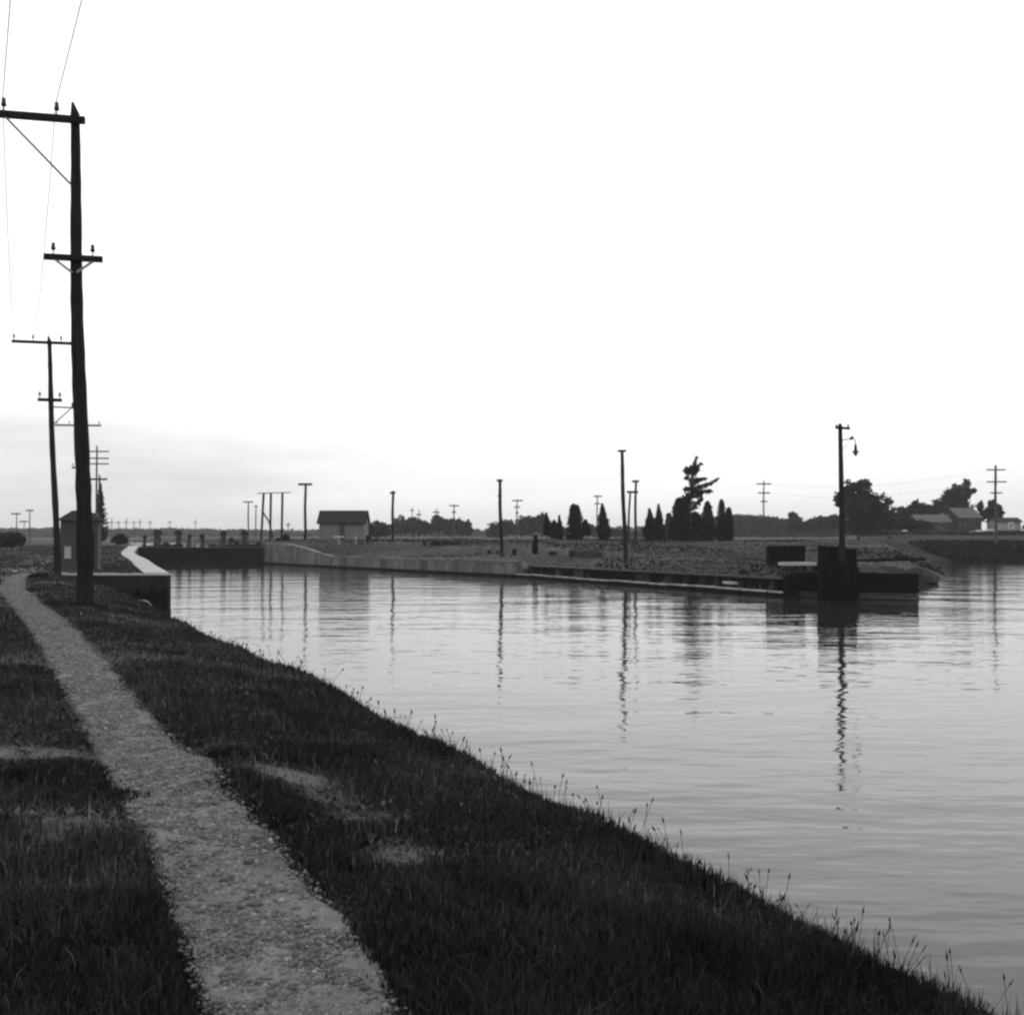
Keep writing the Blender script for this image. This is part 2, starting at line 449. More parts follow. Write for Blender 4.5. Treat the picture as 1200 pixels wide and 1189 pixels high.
o = tri_mesh('path', np.column_stack([pv, pz]), pq, M['gravel'], psh, smooth=True)
tag(o, 'worn pale gravel footpath along the top of the bank', 'path', kind='structure')
rs = RND(4)
n = 170000
py_ = rs.uniform(0, 1, n)**2.3 * 50 + 1.5
pu = rs.normal(0, .52, n)
keep = (np.abs(pu) < 1.05) & (py_ < 52)
py_, pu = py_[keep], pu[keep]
pxx = path_x(py_) + pu * path_hw(py_)
sz = rs.lognormal(math.log(.0055), .5, len(py_)) * np.interp(py_, [2, 24, 52], [1, 1.6, 2.4])
oct_v = np.array([(1,0,0),(0,1,0),(-1,0,0),(0,-1,0),(0,0,.7),(0,0,-.5)])
oct_f = np.array([(0,1,4),(1,2,4),(2,3,4),(3,0,4),(1,0,5),(2,1,5),(3,2,5),(0,3,5)])
V = oct_v[None] * sz[:, None, None] * rs.uniform(.6, 1.4, (len(sz), 6, 3))
V += np.stack([pxx, py_, H(pxx, py_) + .022 + sz*.2], 1)[:, None]
F = oct_f[None] + (np.arange(len(sz)) * 6)[:, None, None]
o = tri_mesh('gravel', V.reshape(-1, 3), F.reshape(-1, 3), M['peb'], np.repeat(rs.lognormal(0, .28, len(sz)), 6))
tag(o, 'loose small stones strewn over the footpath', 'gravel', kind='stuff')

# ------------------------------------------------------------------ grass
def blades(name, label, n, seed, rmin, rmax, hfun, wfun, amin=-31, amax=31, density=None, m=None, seg3=False):
    rs = RND(seed)
    r = rmin * (rmax / rmin) ** rs.uniform(0, 1, n)          # density falls with distance squared
    a = np.radians(rs.uniform(amin, amax, n))
    x = r * np.sin(a); y = r * np.cos(a)
    t = ((x - 3.7) + .445*y) * .9136
    du = np.abs(x - path_x(y)) / path_hw(y)
    edge = .86 + .40 * (vnoise(x*2.6, y*2.6, 41) - .5) + .5 * (vnoise(x*8, y*8, 42) - .5) + .17 * rs.normal(0, 1, n)
    k = (du > edge) & (t < 2.6) & (y < 54.7) & (H(x, y) > WL + .05)
    if density is not None: k &= rs.uniform(0, 1, n) < density(x, y, t)
    k &= rs.uniform(0, 1, n) > .85 * np.clip(dry(x, y) - .35, 0, 1)
    x, y, t, r, du = x[k], y[k], t[k], r[k], du[k]
    n = len(x)
    z = H(x, y)
    h = hfun(x, y, t, r, rs) ; wd = wfun(r, rs, n)
    h = h * np.clip(.45 + .55 * (du - .8) / .9, .45, 1)
    th = rs.uniform(0, 2*math.pi, n); lean = rs.normal(0, .38, n); la = rs.uniform(0, 2*math.pi, n)
    dx, dy = np.cos(th) * wd / 2, np.sin(th) * wd / 2
    lx, ly = np.cos(la) * lean * h, np.sin(la) * lean * h
    P = np.zeros((n, 5, 3))
    P[:, 0] = np.stack([x - dx, y - dy, z - .01], 1); P[:, 1] = np.stack([x + dx, y + dy, z - .01], 1)
    P[:, 2] = np.stack([x - dx*.8 + lx*.35, y - dy*.8 + ly*.35, z + h*.55], 1)
    P[:, 3] = np.stack([x + dx*.8 + lx*.35, y + dy*.8 + ly*.35, z + h*.55], 1)
    P[:, 4] = np.stack([x + lx, y + ly, z + h * (1 - .3*np.abs(lean))], 1)
    T = np.array([(0,1,2),(1,3,2),(2,3,4)])[None] + (np.arange(n) * 5)[:, None, None]
    sh = rs.lognormal(0, .35, n) * (.42 + .95 * vnoise(x*1.1, y*1.1, 51) * vnoise(x*.4+5, y*.4, 52)**.5 + .5 * vnoise(x*4, y*4, 53) + 1.3 * dry(x, y)) * np.interp(r, [3, 12, 40], [.75, 1.0, 1.25])
    sh = np.repeat(sh, 5)
    o = tri_mesh(name, P.reshape(-1, 3), T.reshape(-1, 3), m or M['grass'], sh)
    return tag(o, label, 'grass', kind='stuff')
def h1(x, y, t, r, rs):
    b = .035 + .07 * vnoise(x*.9, y*.9, 61) + .09 * vnoise(x*3, y*3, 62)**2
    b = b * .82 * (1 - .85 * np.clip(dry(x, y), 0, 1))
    b = b * .9 + .02 * sstep(-2.2, .3, t)
    return b * rs.uniform(.5, 1.45, len(x))
blades('grass', 'short rough grass covering the canal bank on both sides of the path', 520000, 7, 2.2, 56, h1,
       lambda r, rs, n: (.0035 + .0011 * r) * rs.uniform(.6, 1.4, n))
def h2(x, y, t, r, rs): return rs.uniform(.08, .22, len(x)) * (.7 + .5 * vnoise(x*1.5, y*1.5, 63)) * np.interp(y, [5, 16, 26], [1, .9, .5])
blades('tall_grass', 'taller wispy grass along the brow of the bank above the water', 52000, 8, 2.8, 54, h2,
       lambda r, rs, n: (.002 + .0006 * r) * rs.uniform(.6, 1.3, n), amin=-24, amax=31,
       density=lambda x, y, t: np.exp(-((t - .25)/.75)**2) * (.35 + .9 * vnoise(x*1.4, y*1.4, 64)) + .05 * (t > -3))
blades('dead_stalks', 'dry bleached stalks scattered through the rough grass', 26000, 18, 2.4, 45, lambda x, y, t, r, rs: rs.uniform(.04, .13, len(x)),
       lambda r, rs, n: (.0016 + .0006 * r) * rs.uniform(.6, 1.3, n), density=lambda x, y, t: .15 + .8 * (vnoise(x*1.3, y*1.3, 65) > .62), m=mat('dry_grass', .085, .5, 3, .9, attr='shade', spec=.1))
rs = RND(44); nw = 5200; r = 2.6 * (11.0) ** rs.uniform(0, 1, nw); a = np.radians(rs.uniform(-31, 31, nw)); x = r*np.sin(a); y = r*np.cos(a); t = ((x - 3.7) + .445*y) * .9136
k = (np.abs(x - path_x(y)) / path_hw(y) > 1.0) & (t < .8) & (vnoise(x*.8, y*.8, 66) > .45); x, y, r = x[k], y[k], r[k]
nl = 7; ang_ = rs.uniform(0, 2*np.pi, (len(x), nl)); ln = rs.uniform(.015, .048, (len(x), nl)) * (1 + .02*r[:, None]); up_ = rs.uniform(.3, 1.1, (len(x), nl))
b0 = np.stack([x, y, H(x, y) + .01], 1)[:, None]; d = np.stack([np.cos(ang_), np.sin(ang_), up_], -1) * ln[..., None]; sd2 = np.stack([-np.sin(ang_), np.cos(ang_), 0*ang_], -1) * ln[..., None] * .3
V = np.stack([b0 + d*.1, b0 + d*.6 + sd2, b0 + d, b0 + d*.6 - sd2], 2).reshape(-1, 3)
o = tri_mesh('bank_weeds', V, (np.arange(len(V)//4)*4)[:, None] + np.arange(4)[None], M['grass'], np.repeat(rs.uniform(.5, 2.6, len(V)//4), 4)); tag(o, 'small broad leaved weeds dotted through the turf of the bank', 'weeds', kind='stuff')
# seed heads standing above the brow
rs = RND(12)
sv = []; sf = []; c0 = 0
for k in range(430):
    yy = 3.0 * (14.0) ** rs.uniform(0, 1)
    tt = rs.normal(.15, .5)
    if tt > 1.6: continue
    x = 3.7 - .445 * yy + tt / .9136
    z = Hs(x, yy)
    h = rs.uniform(.10, .31) * np.interp(yy, [6, 24], [1, .55]); lx = rs.normal(0, .05); ly = rs.normal(0, .05)
    wd = .0010 + .00030 * yy
    base = np.array((x, yy, z)); tip = np.array((x + lx, yy + ly, z + h)); mid = (base + tip)/2 + np.array((lx*-.2, 0, .01))
    hl = rs.uniform(.02, .055) * (1 + yy*.02); hw = wd * rs.uniform(2.5, 6.0)
    s_ = np.array((wd/2, 0, 0))
    vs = [base - s_, base + s_, mid - s_, mid + s_, tip - s_, tip + s_]
    fs = [(0,1,3),(0,3,2),(2,3,5),(2,5,4)]
    d = (tip - mid); d /= np.linalg.norm(d)
    q0, q1 = tip - d*.005, tip + d*hl
    a1, a2 = np.array((hw/2, 0, 0)), np.array((0, hw/2, 0)); m_ = (q0*.6 + q1*.4)
    vs += [q0, m_ + a1, m_ + a2, m_ - a1, m_ - a2, q1]
    fs += [(6,7,8),(6,8,9),(6,9,10),(6,10,7),(11,8,7),(11,9,8),(11,10,9),(11,7,10)]
    sv += vs; sf += [tuple(i + c0 for i in f) for f in fs]; c0 += 12
o = tri_mesh('seed_heads', np.array(sv), np.array(sf), M['grass'], np.full(len(sv), .55))
tag(o, 'thin flowering stalks and seed heads standing against the water', 'weeds', kind='stuff')

# ------------------------------------------------------------------ quay walls
def offset_pts(pts, d):
    """offset a polyline to its left by d"""
    res = []
    for i in range(len(pts)):
        a = np.array(pts[max(i-1, 0)]); b_ = np.array(pts[min(i+1, len(pts)-1)])
        u = (b_ - a) / np.linalg.norm(b_ - a)
        res.append(np.array(pts[i]) + d * np.array((-u[1], u[0])))
    return res
def ribbon(mb, pts, d0, d1, z0, z1):
    A = offset_pts(pts, d0); B = offset_pts(pts, d1)
    z0 = z0 if hasattr(z0, '__len__') else [z0] * len(pts); z1 = z1 if hasattr(z1, '__len__') else [z1] * len(pts)
    vs = []
    for i in range(len(pts)):
        vs += [(*A[i], z0[i]), (*B[i], z0[i]), (*B[i], z1[i]), (*A[i], z1[i])]
    fs = [(0,1,2,3)[::-1]]
    for i in range(len(pts) - 1):
        k = i*4; q = k + 4
        for j in range(4):
            j2 = (j+1) % 4
            fs.append((k+j, k+j2, q+j2, q+j))
    k = (len(pts)-1)*4
    fs.append((k, k+1, k+2, k+3))
    mb.add(vs, fs)
def slabs(mb, pts, d0, d1, z0, z1, gap=.03, jit=.012, every=1, seed=0):
    rs = RND(seed)
    for i in range(0, len(pts) - 1, every):
        j = min(i + every, len(pts) - 1); sub = [np.array(p, float) for p in pts[i:j+1]]
        u = sub[1] - sub[0]; sub[0] = sub[0] + u/np.linalg.norm(u)*gap
        dz = rs.uniform(-jit, jit)
        zz0 = z0 if not hasattr(z0, '__len__') else list(z0[i:j+1]); zz1 = [z_ + dz for z_ in z1[i:j+1]]
        A0_, B0_ = offset_pts(pts, d0)[i:j+1], offset_pts(pts, d1)[i:j+1]
        A0_[0] = A0_[0] + u/np.linalg.norm(u)*gap; B0_[0] = B0_[0] + u/np.linalg.norm(u)*gap
        vs = []
        for k in range(len(A0_)):
            vs += [(*A0_[k], zz0[k]), (*B0_[k], zz0[k]), (*B0_[k], zz1[k]), (*A0_[k], zz1[k])]
        fs = [(3,2,1,0)]
        for k in range(len(A0_) - 1):
            for m_ in range(4): fs.append((k*4+m_, k*4+(m_+1) % 4, k*4+4+(m_+1) % 4, k*4+4+m_))
        k = (len(A0_)-1)*4; fs.append((k, k+1, k+2, k+3)); mb.add(vs, fs)
def subdiv(pts, m):
    res = []
    for a, b_ in zip(pts[:-1], pts[1:]):
        for i in range(m): res.append((a[0] + (b_[0]-a[0])*i/m, a[1] + (b_[1]-a[1])*i/m))
    res.append(pts[-1]); return res
def smooth_line(pts, it=2):
    for _ in range(it):
        q = [pts[0]]
        for a, b_ in zip(pts[:-1], pts[1:]):
            q.append((a[0]*.75 + b_[0]*.25, a[1]*.75 + b_[1]*.25)); q.append((a[0]*.25 + b_[0]*.75, a[1]*.25 + b_[1]*.75))
        q.append(pts[-1]); pts = q
    return pts
lw = smooth_line([(-17.4, 55.5)] + LW[1:])
zt = [float(np.interp(p[1], [55, 94, 144], [-.24, -.0, .34])) for p in lw]
q = empty('quay_wall', (-17.2, 55, 0), 'curving concrete wing wall with a pale flat coping leading to the lock gates', 'wall')
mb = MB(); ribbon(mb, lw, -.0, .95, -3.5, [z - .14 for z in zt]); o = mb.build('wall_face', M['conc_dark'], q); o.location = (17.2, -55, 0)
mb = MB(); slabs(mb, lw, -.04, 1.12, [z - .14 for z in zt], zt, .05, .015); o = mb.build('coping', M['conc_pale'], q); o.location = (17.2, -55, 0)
q2 = empty('return_wall', (-19.5, 55, 0), 'short dark return wall with thin pale edge facing the camera at the end of the bank', 'wall')
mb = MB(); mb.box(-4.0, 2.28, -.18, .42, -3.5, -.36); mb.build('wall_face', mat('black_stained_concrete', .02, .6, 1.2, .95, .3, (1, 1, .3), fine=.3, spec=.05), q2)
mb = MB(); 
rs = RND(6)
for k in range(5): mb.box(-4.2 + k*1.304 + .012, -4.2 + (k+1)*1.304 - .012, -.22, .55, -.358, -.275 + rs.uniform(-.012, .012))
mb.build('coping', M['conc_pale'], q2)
mb = MB()
for k in range(2): mb.box(.7, 2.36, -.52, -.2, -1.95 + k*.36, -1.62 + k*.36)
mb.build('fender_beam', M['timber'], q2)
mb = MB()
for x_ in (.9, 1.6, 2.25): mb.tube([(x_, -.36, -3.4), (x_, -.36, -1.0)], .12)
mb.build('fender_pile', M['timber'], q2)

pp = MB(); pts = []
bx, by = PX(166, 47), 47.0; bz = Hs(bx, by)
for k in range(9):
    a = math.pi * k / 8
    pts.append((-.45 * math.cos(a), 0, .15 + .38 * math.sin(a) + (0 if k else -.25)))
pp.tube(pts, .035, 8)
o = pp.build('bent_pipe', M['wallwhite'], None, True, (bx, by, bz - .1)); tag(o, 'pale bent pipe arching out of the bank beside the return wall', 'pipe')

q = empty('canal_wall', (0, 0, 0), 'long low concrete canal wall across the water below the shed', 'wall')
rw = subdiv(RW, 8)
zr_ = [float(np.interp(p[1], [96, 127.5, 132, 137, 144], [-.55, -.66, .15, .60, .66])) for p in rw]
mb = MB(); ribbon(mb, rw, 0, .9, -3.5, [z - .2 for z in zr_]); mb.build('wall_face', M['conc'], q)
mb = MB(); slabs(mb, rw, -.05, 1.0, [z - .2 for z in zr_], zr_, .06, .03, 1, 3); mb.build('coping', mat('weathered_coping', .13, .6, .3, .9, fine=.3), q)
mb = MB(); ribbon(mb, rw, -.32, -.002, WL - .3, WL + .22); mb.build('waler', M['timber'], q)

# timber pier
q = empty('timber_pier', (0, 0, 0), 'long decaying timber pier face with a pale worn waler along the waterline', 'pier')
pf = subdiv(PW, 14)
mb = MB(); ribbon(mb, pf, 0.5, 1.0, -3.5, WL + .92); mb.build('back_planking', M['timber'], q)
mb = MB(); ribbon(mb, pf, .34, 1.1, WL + .92, WL + 1.0); mb.build('deck_edge', M['timber'], q)
rs = RND(3)
for i in range(0, 14):
    a, b_ = np.array(pf[i]), np.array(pf[i+1]); g = (b_ - a) * .012
    z_ = WL + .27 + rs.uniform(-.035, .035)
    mb = MB(); ribbon(mb, [tuple(a + g), tuple(b_ - g)], -.16, .26, z_ - .26, z_ + (-.04)); o = mb.build('waler', M['timber'], q)
    mb = MB(); ribbon(mb, [tuple(a + g*2), tuple(b_ - g * rs.choice([2, 6, 12]))], -.12 , .24, z_ - .04, z_ + .05); mb.build('waler_cap', M['timber_pale'], q)
for i in range(0, 11):
    u = min(.99, i / 10.5 + rs.uniform(-.03, .04)); x_ = .4 + 16.3*u; y_ = 96.5 - 32.5*u
    mb = MB(); mb.tube([(x_ + .36, y_ + .18, -3.6), (x_ + .36 + rs.normal(0, .03), y_ + .18, WL + .90)], .15)
    mb.build('pile', M['timber'], q)
mb = MB(); mb.bar((1.0, 96.2, WL + .95), (1.2, 95.3, WL + .4), .5, 1.0); mb.build('corner_block', M['timber_grey'], q)

# pier head on the right
q = empty('pier_head', (0, 0, 0), 'blunt timber crib head of the pier standing in open water on the right', 'pier')
ex = subdiv([(16.3, 64.5), (22.8, 61.8), (24.0, 67.0), (26.4, 76.0)], 4)
mb = MB(); ribbon(mb, ex, 0.0, .7, -3.6, -.66); mb.build('crib_wall', M['timber'], q)
for zz, m_ in ((WL + .16, 'timber_grey'), (WL + .52, 'timber'), (WL + .88, 'timber'), (WL + 1.22, 'timber')):
    mb = MB(); ribbon(mb, ex, -.16, -.003, zz - .13, zz + .13); mb.build('crib_log', M[m_], q)
mb = MB(); ribbon(mb, ex[:5], -.24, .6, WL + .31, WL + .35); mb.build('ledge', mat('damp_ledge', .10, .5, 1.5, .9), q)
mb = MB(); ribbon(mb, ex, -.1, .9, -.66, -.50); mb.build('cap_beam', M['timber'], q)
mb = MB(); mb.prism([(16.2, 65.0), (22.3, 62.6), (23.5, 67.2), (25.8, 76), (19, 80), (17.0, 70)], -1.3, [-.62, -.58, -.56, -.52, -.5, -.66])
mb.build('fill', M['turf'], q)
mb = MB(); mb.tube([(15.9, 63.6, -3.6), (15.95, 63.6, WL + 1.25)], .26); mb.tube([(16.4, 63.45, -3.6), (16.4, 63.45, WL + 1.1)], .22)
o = mb.build('mooring_pile', M['timber'], None); tag(o, 'short dark mooring piles standing in the water left of the pile cluster', 'mooring pile')

# pile cluster (dolphin)
q = empty('pile_cluster', (18.3, 62.2, WL), 'tall dark cluster of timber piles rising from the water below the lamp post', 'piles')
rs = RND(9)
for k in range(7):
    px = 961.5 + k * 6.6
    x_ = PX(px, 62.8) - 18.3; top = PZ(640 + rs.uniform(-1.0, 3.0), 62.8) - WL
    mb = MB(); mb.tube([(x_, .6, -1.6), (x_, .6, top - .05), (x_ + rs.normal(0, .02), .6, top)], [.17, .165, .13], 10); mb.build('pile', M['timber'], q, True)
for k in range(5):
    x_ = PX(976 + k * 6.3, 61.2) - 18.3; top = PZ(656.5 + rs.uniform(-.8, 1.0), 61.2) - WL
    mb = MB(); mb.tube([(x_, -1.0, -1.6), (x_, -1.0, top - .05), (x_, -1.0, top)], [.17, .165, .14], 10); mb.build('pile', M['timber'], q, True)
for k in range(6):
    x_ = PX(962 + k * 3.2, 61.9) - 18.3; top = PZ(663 + rs.uniform(-3, 3), 61.9) - WL
    if k % 2: continue
    mb = MB(); mb.tube([(x_, -.3, -1.6), (x_, -.3, top)], .16, 10); mb.build('pile', M['timber'], q, True)
for zz in (.7, 1.7):
    mb = MB(); mb.bar((-1.0, .80, zz), (1.25, .80, zz), .2, .25); mb.build('waling', M['timber'], q)
mb = MB(); mb.bar((-.9, -.1, .95), (1.2, -.1, .95), .9, 1.8); mb.build('core', M['timber'], q)

# dark timber panels on the bank
for px0, px1, lab in ((900.5, 921.5, 'left one of two square tarred timber crates sitting on the bank edge'), (923, 943.5, 'right one of two square tarred timber crates sitting on the bank edge')):
    d = 73.0; x0, x1 = PX(px0, d), PX(px1, d); zb = PZ(655.5, d); hh = PZ(639.5, d) - zb
    q = empty('timber_crate', ((x0+x1)/2, d, zb), lab, 'crate', 'tarred timber crates on the bank')
    hw = (x1 - x0)/2
    mb = MB(); mb.box(-hw + .04, hw - .04, .04, .9, -.35, hh - .04); mb.build('box', M['timber'], q)
    mb = MB()
    for k in range(4): mb.box(-hw, hw, 0, .04, .03 + k*hh/4, .03 + (k + .86)*hh/4)
    mb.build('plank', M['timber'], q)
    for sx in (-hw, hw - .1):
        mb = MB(); mb.box(sx, sx + .1, -.05, -.002, 0, hh); mb.build('batten', M['timber'], q)
d = 70.0
mb = MB(); mb.box(PX(917, d), PX(957, d), d, d + 1.2, PZ(662.5, d), PZ(659.5, d) + .03)
o = mb.build('concrete_slab', M['conc_pale']); tag(o, 'thin pale concrete slab lying on the bank between the crates and the pile cluster', 'slab')
d = 80.0
mb = MB(); mb.bar((PX(828, 74), 74, PZ(680.3, 74)), (PX(862, 69.5), 69.5, PZ(683.0, 69.5)), .35, .16)
o = mb.build('loose_plank', M['timber_pale']); tag(o, 'bleached loose plank lying along the upper edge of the timber pier', 'plank')
mb = MB(); mb.bar((PX(1004, 80), 80, PZ(656.5, 80)), (PX(1083, 83), 83, PZ(655, 83)), .3, .22)
o = mb.build('driftwood_beam', M['timber']); tag(o, 'dark beam lying across the ground behind the pier head', 'beam')
mb = MB()
mb.bar((PX(770, 88), 88, PZ(649, 88)), (PX(900, 80), 80, PZ(652.5, 80)), .25, .16)
o = mb.build('timber_kerb', M['timber_grey']); tag(o, 'long grey timber kerb lying on the bank beyond the leaning pole', 'beam')

# rubble shoal behind the pier head
rs = RND(17)
for k in range(11):
    px = 1032 + k * 5.6 + rs.uniform(-2, 2); d = 84 + rs.uniform(-1, 2.5)
    r_ = rs.uniform(.5, 1.0); 
    mb = MB(); mb.blob((0, 0, 0), (r_*1.1, r_, r_*rs.uniform(.7, 1.0)), k, .22, 8, 5)
    o = mb.build('boulder', M['conc_dark'] if k % 3 else M['timber'], None, False, (PX(px, d), d, WL + rs.uniform(.1, .55)))
    tag(o, 'dark boulder in the rubble heap at the waterline behind the pier head', 'boulder', 'boulders behind the pier head')

# old masonry remains
def block_wall(name, label, px0, px1, d0, d1, pyt, pyb, m, openings=(), th=.8):
    x0, x1 = PX(px0, d0), PX(px1, d1); dm = (d0 + d1)/2
    q = empty(name, (x0, d0, 0), label, 'wall')
    u = np.array((x1 - x0, d1 - d0)); Ln = np.linalg.norm(u)
    q.rotation_euler[2] = math.atan2(u[1], u[0])
    zt_, zb_ = PZ(pyt, dm), PZ(pyb, dm) - .5
    rs = RND(int(px0)); segs = 9; mb = MB()
    for k in range(segs):
        a, b_ = Ln*k/segs, Ln*(k+1)/segs
        mb.box(a + .01, b_ - .01, 0, th, zb_, zt_ + rs.uniform(-.14, .06))
    mb.build('masonry', m, q)
    for a, b_, c, d_ in openings:
        mb = MB(); mb.box(Ln*a, Ln*b_, -.03, .2, zb_ + (zt_-zb_)*c, zb_ + (zt_-zb_)*d_); mb.build('opening', M['dark'], q)
    return q
block_wall('masonry_wall', 'low broken masonry wall with small dark openings behind the pole at the pier corner', 562, 609, 112, 105, 641, 650, M['conc'], ((.2, .3, .45, .75), (.45, .5, .45, .7), (.83, .92, .4, .9)))
block_wall('masonry_wall', 'low patchy masonry wall below the pointed evergreens', 633, 665, 106, 102, 643, 652, M['stone'], ((.35, .62, .45, .8),))
block_wall('masonry_wall', 'pale stubby masonry pier between two low walls', 664, 667, 101, 101, 641, 651, M['conc_pale'])
block_wall('masonry_wall', 'dark stained stretch of masonry between the two paler walls', 668, 699, 102, 98, 645, 653, M['conc_dark'])
block_wall('masonry_wall', 'pale masonry wall beside the base of the leaning pole', 700, 731, 99, 95, 647, 656, M['conc'])

# ------------------------------------------------------------------ lock gates and machinery
GA, GB = np.array((-49.3, 143.2)), np.array((-32.4, 143.2)); GM = np.array((-41.0, 140.8))
for a, b_, lab in ((GA, GM, 'left leaf of the dark timber lock gates across the canal'), (GM, GB, 'right leaf of the dark timber lock gates across the canal')):
    q = empty('lock_gate', (a[0], a[1], WL), lab, 'lock gate', 'leaves of the lock gates')
    u = b_ - a; Ln = np.linalg.norm(u); q.rotation_euler[2] = math.atan2(u[1], u[0])
    top = PZ(641.5, 143) - WL
    mb = MB(); mb.box(.02, Ln - .02, 0, .4, -1.5, top); mb.build('gate_panel', M['timber'], q)
    for zz in (.35, 1.05, 1.75):
        mb = MB(); mb.box(.05, Ln - .05, -.14, -.003, zz, zz + .22); mb.build('gate_beam', M['timber'], q)
    mb = MB(); mb.box(0.02, Ln - .02, -.25, .6, top + .002, top + .1); mb.build('walkway', M['timber_grey'], q)
    for k in range(6):
        x_ = .3 + (Ln - .6) * k / 5
        mb = MB(); mb.tube([(x_, -.15, top + .1), (x_, -.15, top + .85)], .035, 6); mb.build('rail_post', M['iron'], q)
    mb = MB(); mb.tube([(.3, -.15, top + .85), (Ln - .3, -.15, top + .85)], .03, 6); mb.build('handrail', M['iron'], q)
winch = [(169, 626, 5, 3, 'small dark hooded winch post at the left end of the lock gates'),
         (185, 620, 11, 1, 'tall broad hooded winch, largest on the lock gates'),
         (210, 620.5, 8.5, 0, 'tall hooded winch standing second from the left on the gates'),
         (221.5, 625.5, 5.5, 2, 'slim short winch post close beside the tall second winch'),
         (238, 625.5, 6.5, 0, 'short lone winch post left of the meeting point of the gates'),
         (261, 621, 8.5, 1, 'tall winch right of the meeting point of the gates'),
         (270, 629.5, 6, 3, 'lowest dark winch hood beside a tall winch on the right leaf'),
         (287, 620.5, 9.5, 1, 'tall black hooded winch nearest the right end of the gates')]
for px, pyt, wpx, sd, lab in winch:
    d = 145.5; zb = -.05; x_ = PX(px, d); hh = PZ(pyt, d) - zb; ww = wpx/FPX*d
    q = empty('gate_winch', (x_, d, zb), lab, 'winch', 'winches on the lock gates')
    r_ = RND(int(px)); tl = r_.uniform(-.12, .22)
    mb = MB(); mb.prism([(-ww*.42, -.3), (ww*.38, -.3), (ww*.38, .3), (-ww*.42, .3)], 0, [hh*.3, hh*.22, hh*.22, hh*.3]); mb.tube([(0, 0, 0), (tl*.4, 0, hh*.45), (tl, 0, hh*.8)], [ww*.40, ww*.33, ww*.36], 7); mb.build('pedestal', M['conc_dark'], q)
    mb = MB(); mb.blob((tl, 0, hh*.84), (ww*.5, .4, hh*.17), sd + int(px), .22, 9, 5); mb.build('hood', M['iron'], q, True)
    mb = MB(); mb.tube([(-ww*.7, -.2, hh*.5), (ww*.7, -.2, hh*.5)], .05, 6); mb.build('crank_arm', M['iron'], q)
for px, wpx, lab in ((223, 13, 'white painted crate between the winches left of centre'), (236, 5, 'small white box beside the lone short winch'), (279, 13, 'white painted locker left of the last tall winch'), (297, 10, 'white box at the right end of the lock gates')):
    d = 146.6; ww = wpx/FPX*d
    q = empty('white_locker', (PX(px, d), d, -.1), lab, 'box', 'white boxes on the lock gates')
    mb = MB(); mb.box(-ww/2, ww/2, 0, .5, 0, .68); mb.build('body', M['wallwhite'], q)
    mb = MB(); mb.box(-ww/2 - .03, ww/2 + .03, -.03, .53, .682, .73); mb.build('lid', M['white'], q)
mb = MB(); mb.box(-8.6, 8.6, 0, 3.4, -2.2, -.12)
o = mb.build('gate_platform', M['conc_dark'], None, False, (-41.0, 144.2, 0)); tag(o, 'dark concrete platform carrying the winches behind the lock gates', 'platform')

for k, (xa, xb, zz, lab) in enumerate(((-48.6, -43.4, .22, 'heavy balance beam lying over the left part of the lock gates'), (-38.2, -33.2, .26, 'heavy balance beam lying over the right part of the lock gates'))):
    mb = MB(); mb.bar((xa, 144.7, zz - .1), (xb, 145.0, zz + .15), .35, .38); o = mb.build('balance_beam', M['timber']); tag(o, lab, 'beam', 'balance beams of the lock gates')
for k, (px, w_, h_, lab) in enumerate(((194, .9, .7, 'low dark machinery case between the first two tall winches'), (250, 1.1, .55, 'low dark machinery case near the middle of the gates'), (277, .7, .95, 'dark upright machinery case near the last tall winch'), (304, .9, .9, 'dark machinery case at the right abutment of the gates'))):
    mb = MB(); mb.box(-w_/2, w_/2, 0, .6, 0, h_); mb.add([(-w_/2, -.02, h_+.003), (w_/2, -.02, h_+.003), (w_/2, .62, h_+.003), (-w_/2, .62, h_+.003), (-w_*.3, .3, h_+.28), (w_*.25, .3, h_+.22)], [(0,3,2,1),(0,1,5,4),(1,2,5),(2,3,4,5),(3,0,4)])
    o = mb.build('machinery_case', M['iron'], None, False, (PX(px, 145.8), 145.8, -.12)); tag(o, lab, 'case', 'machinery cases on the lock gates')

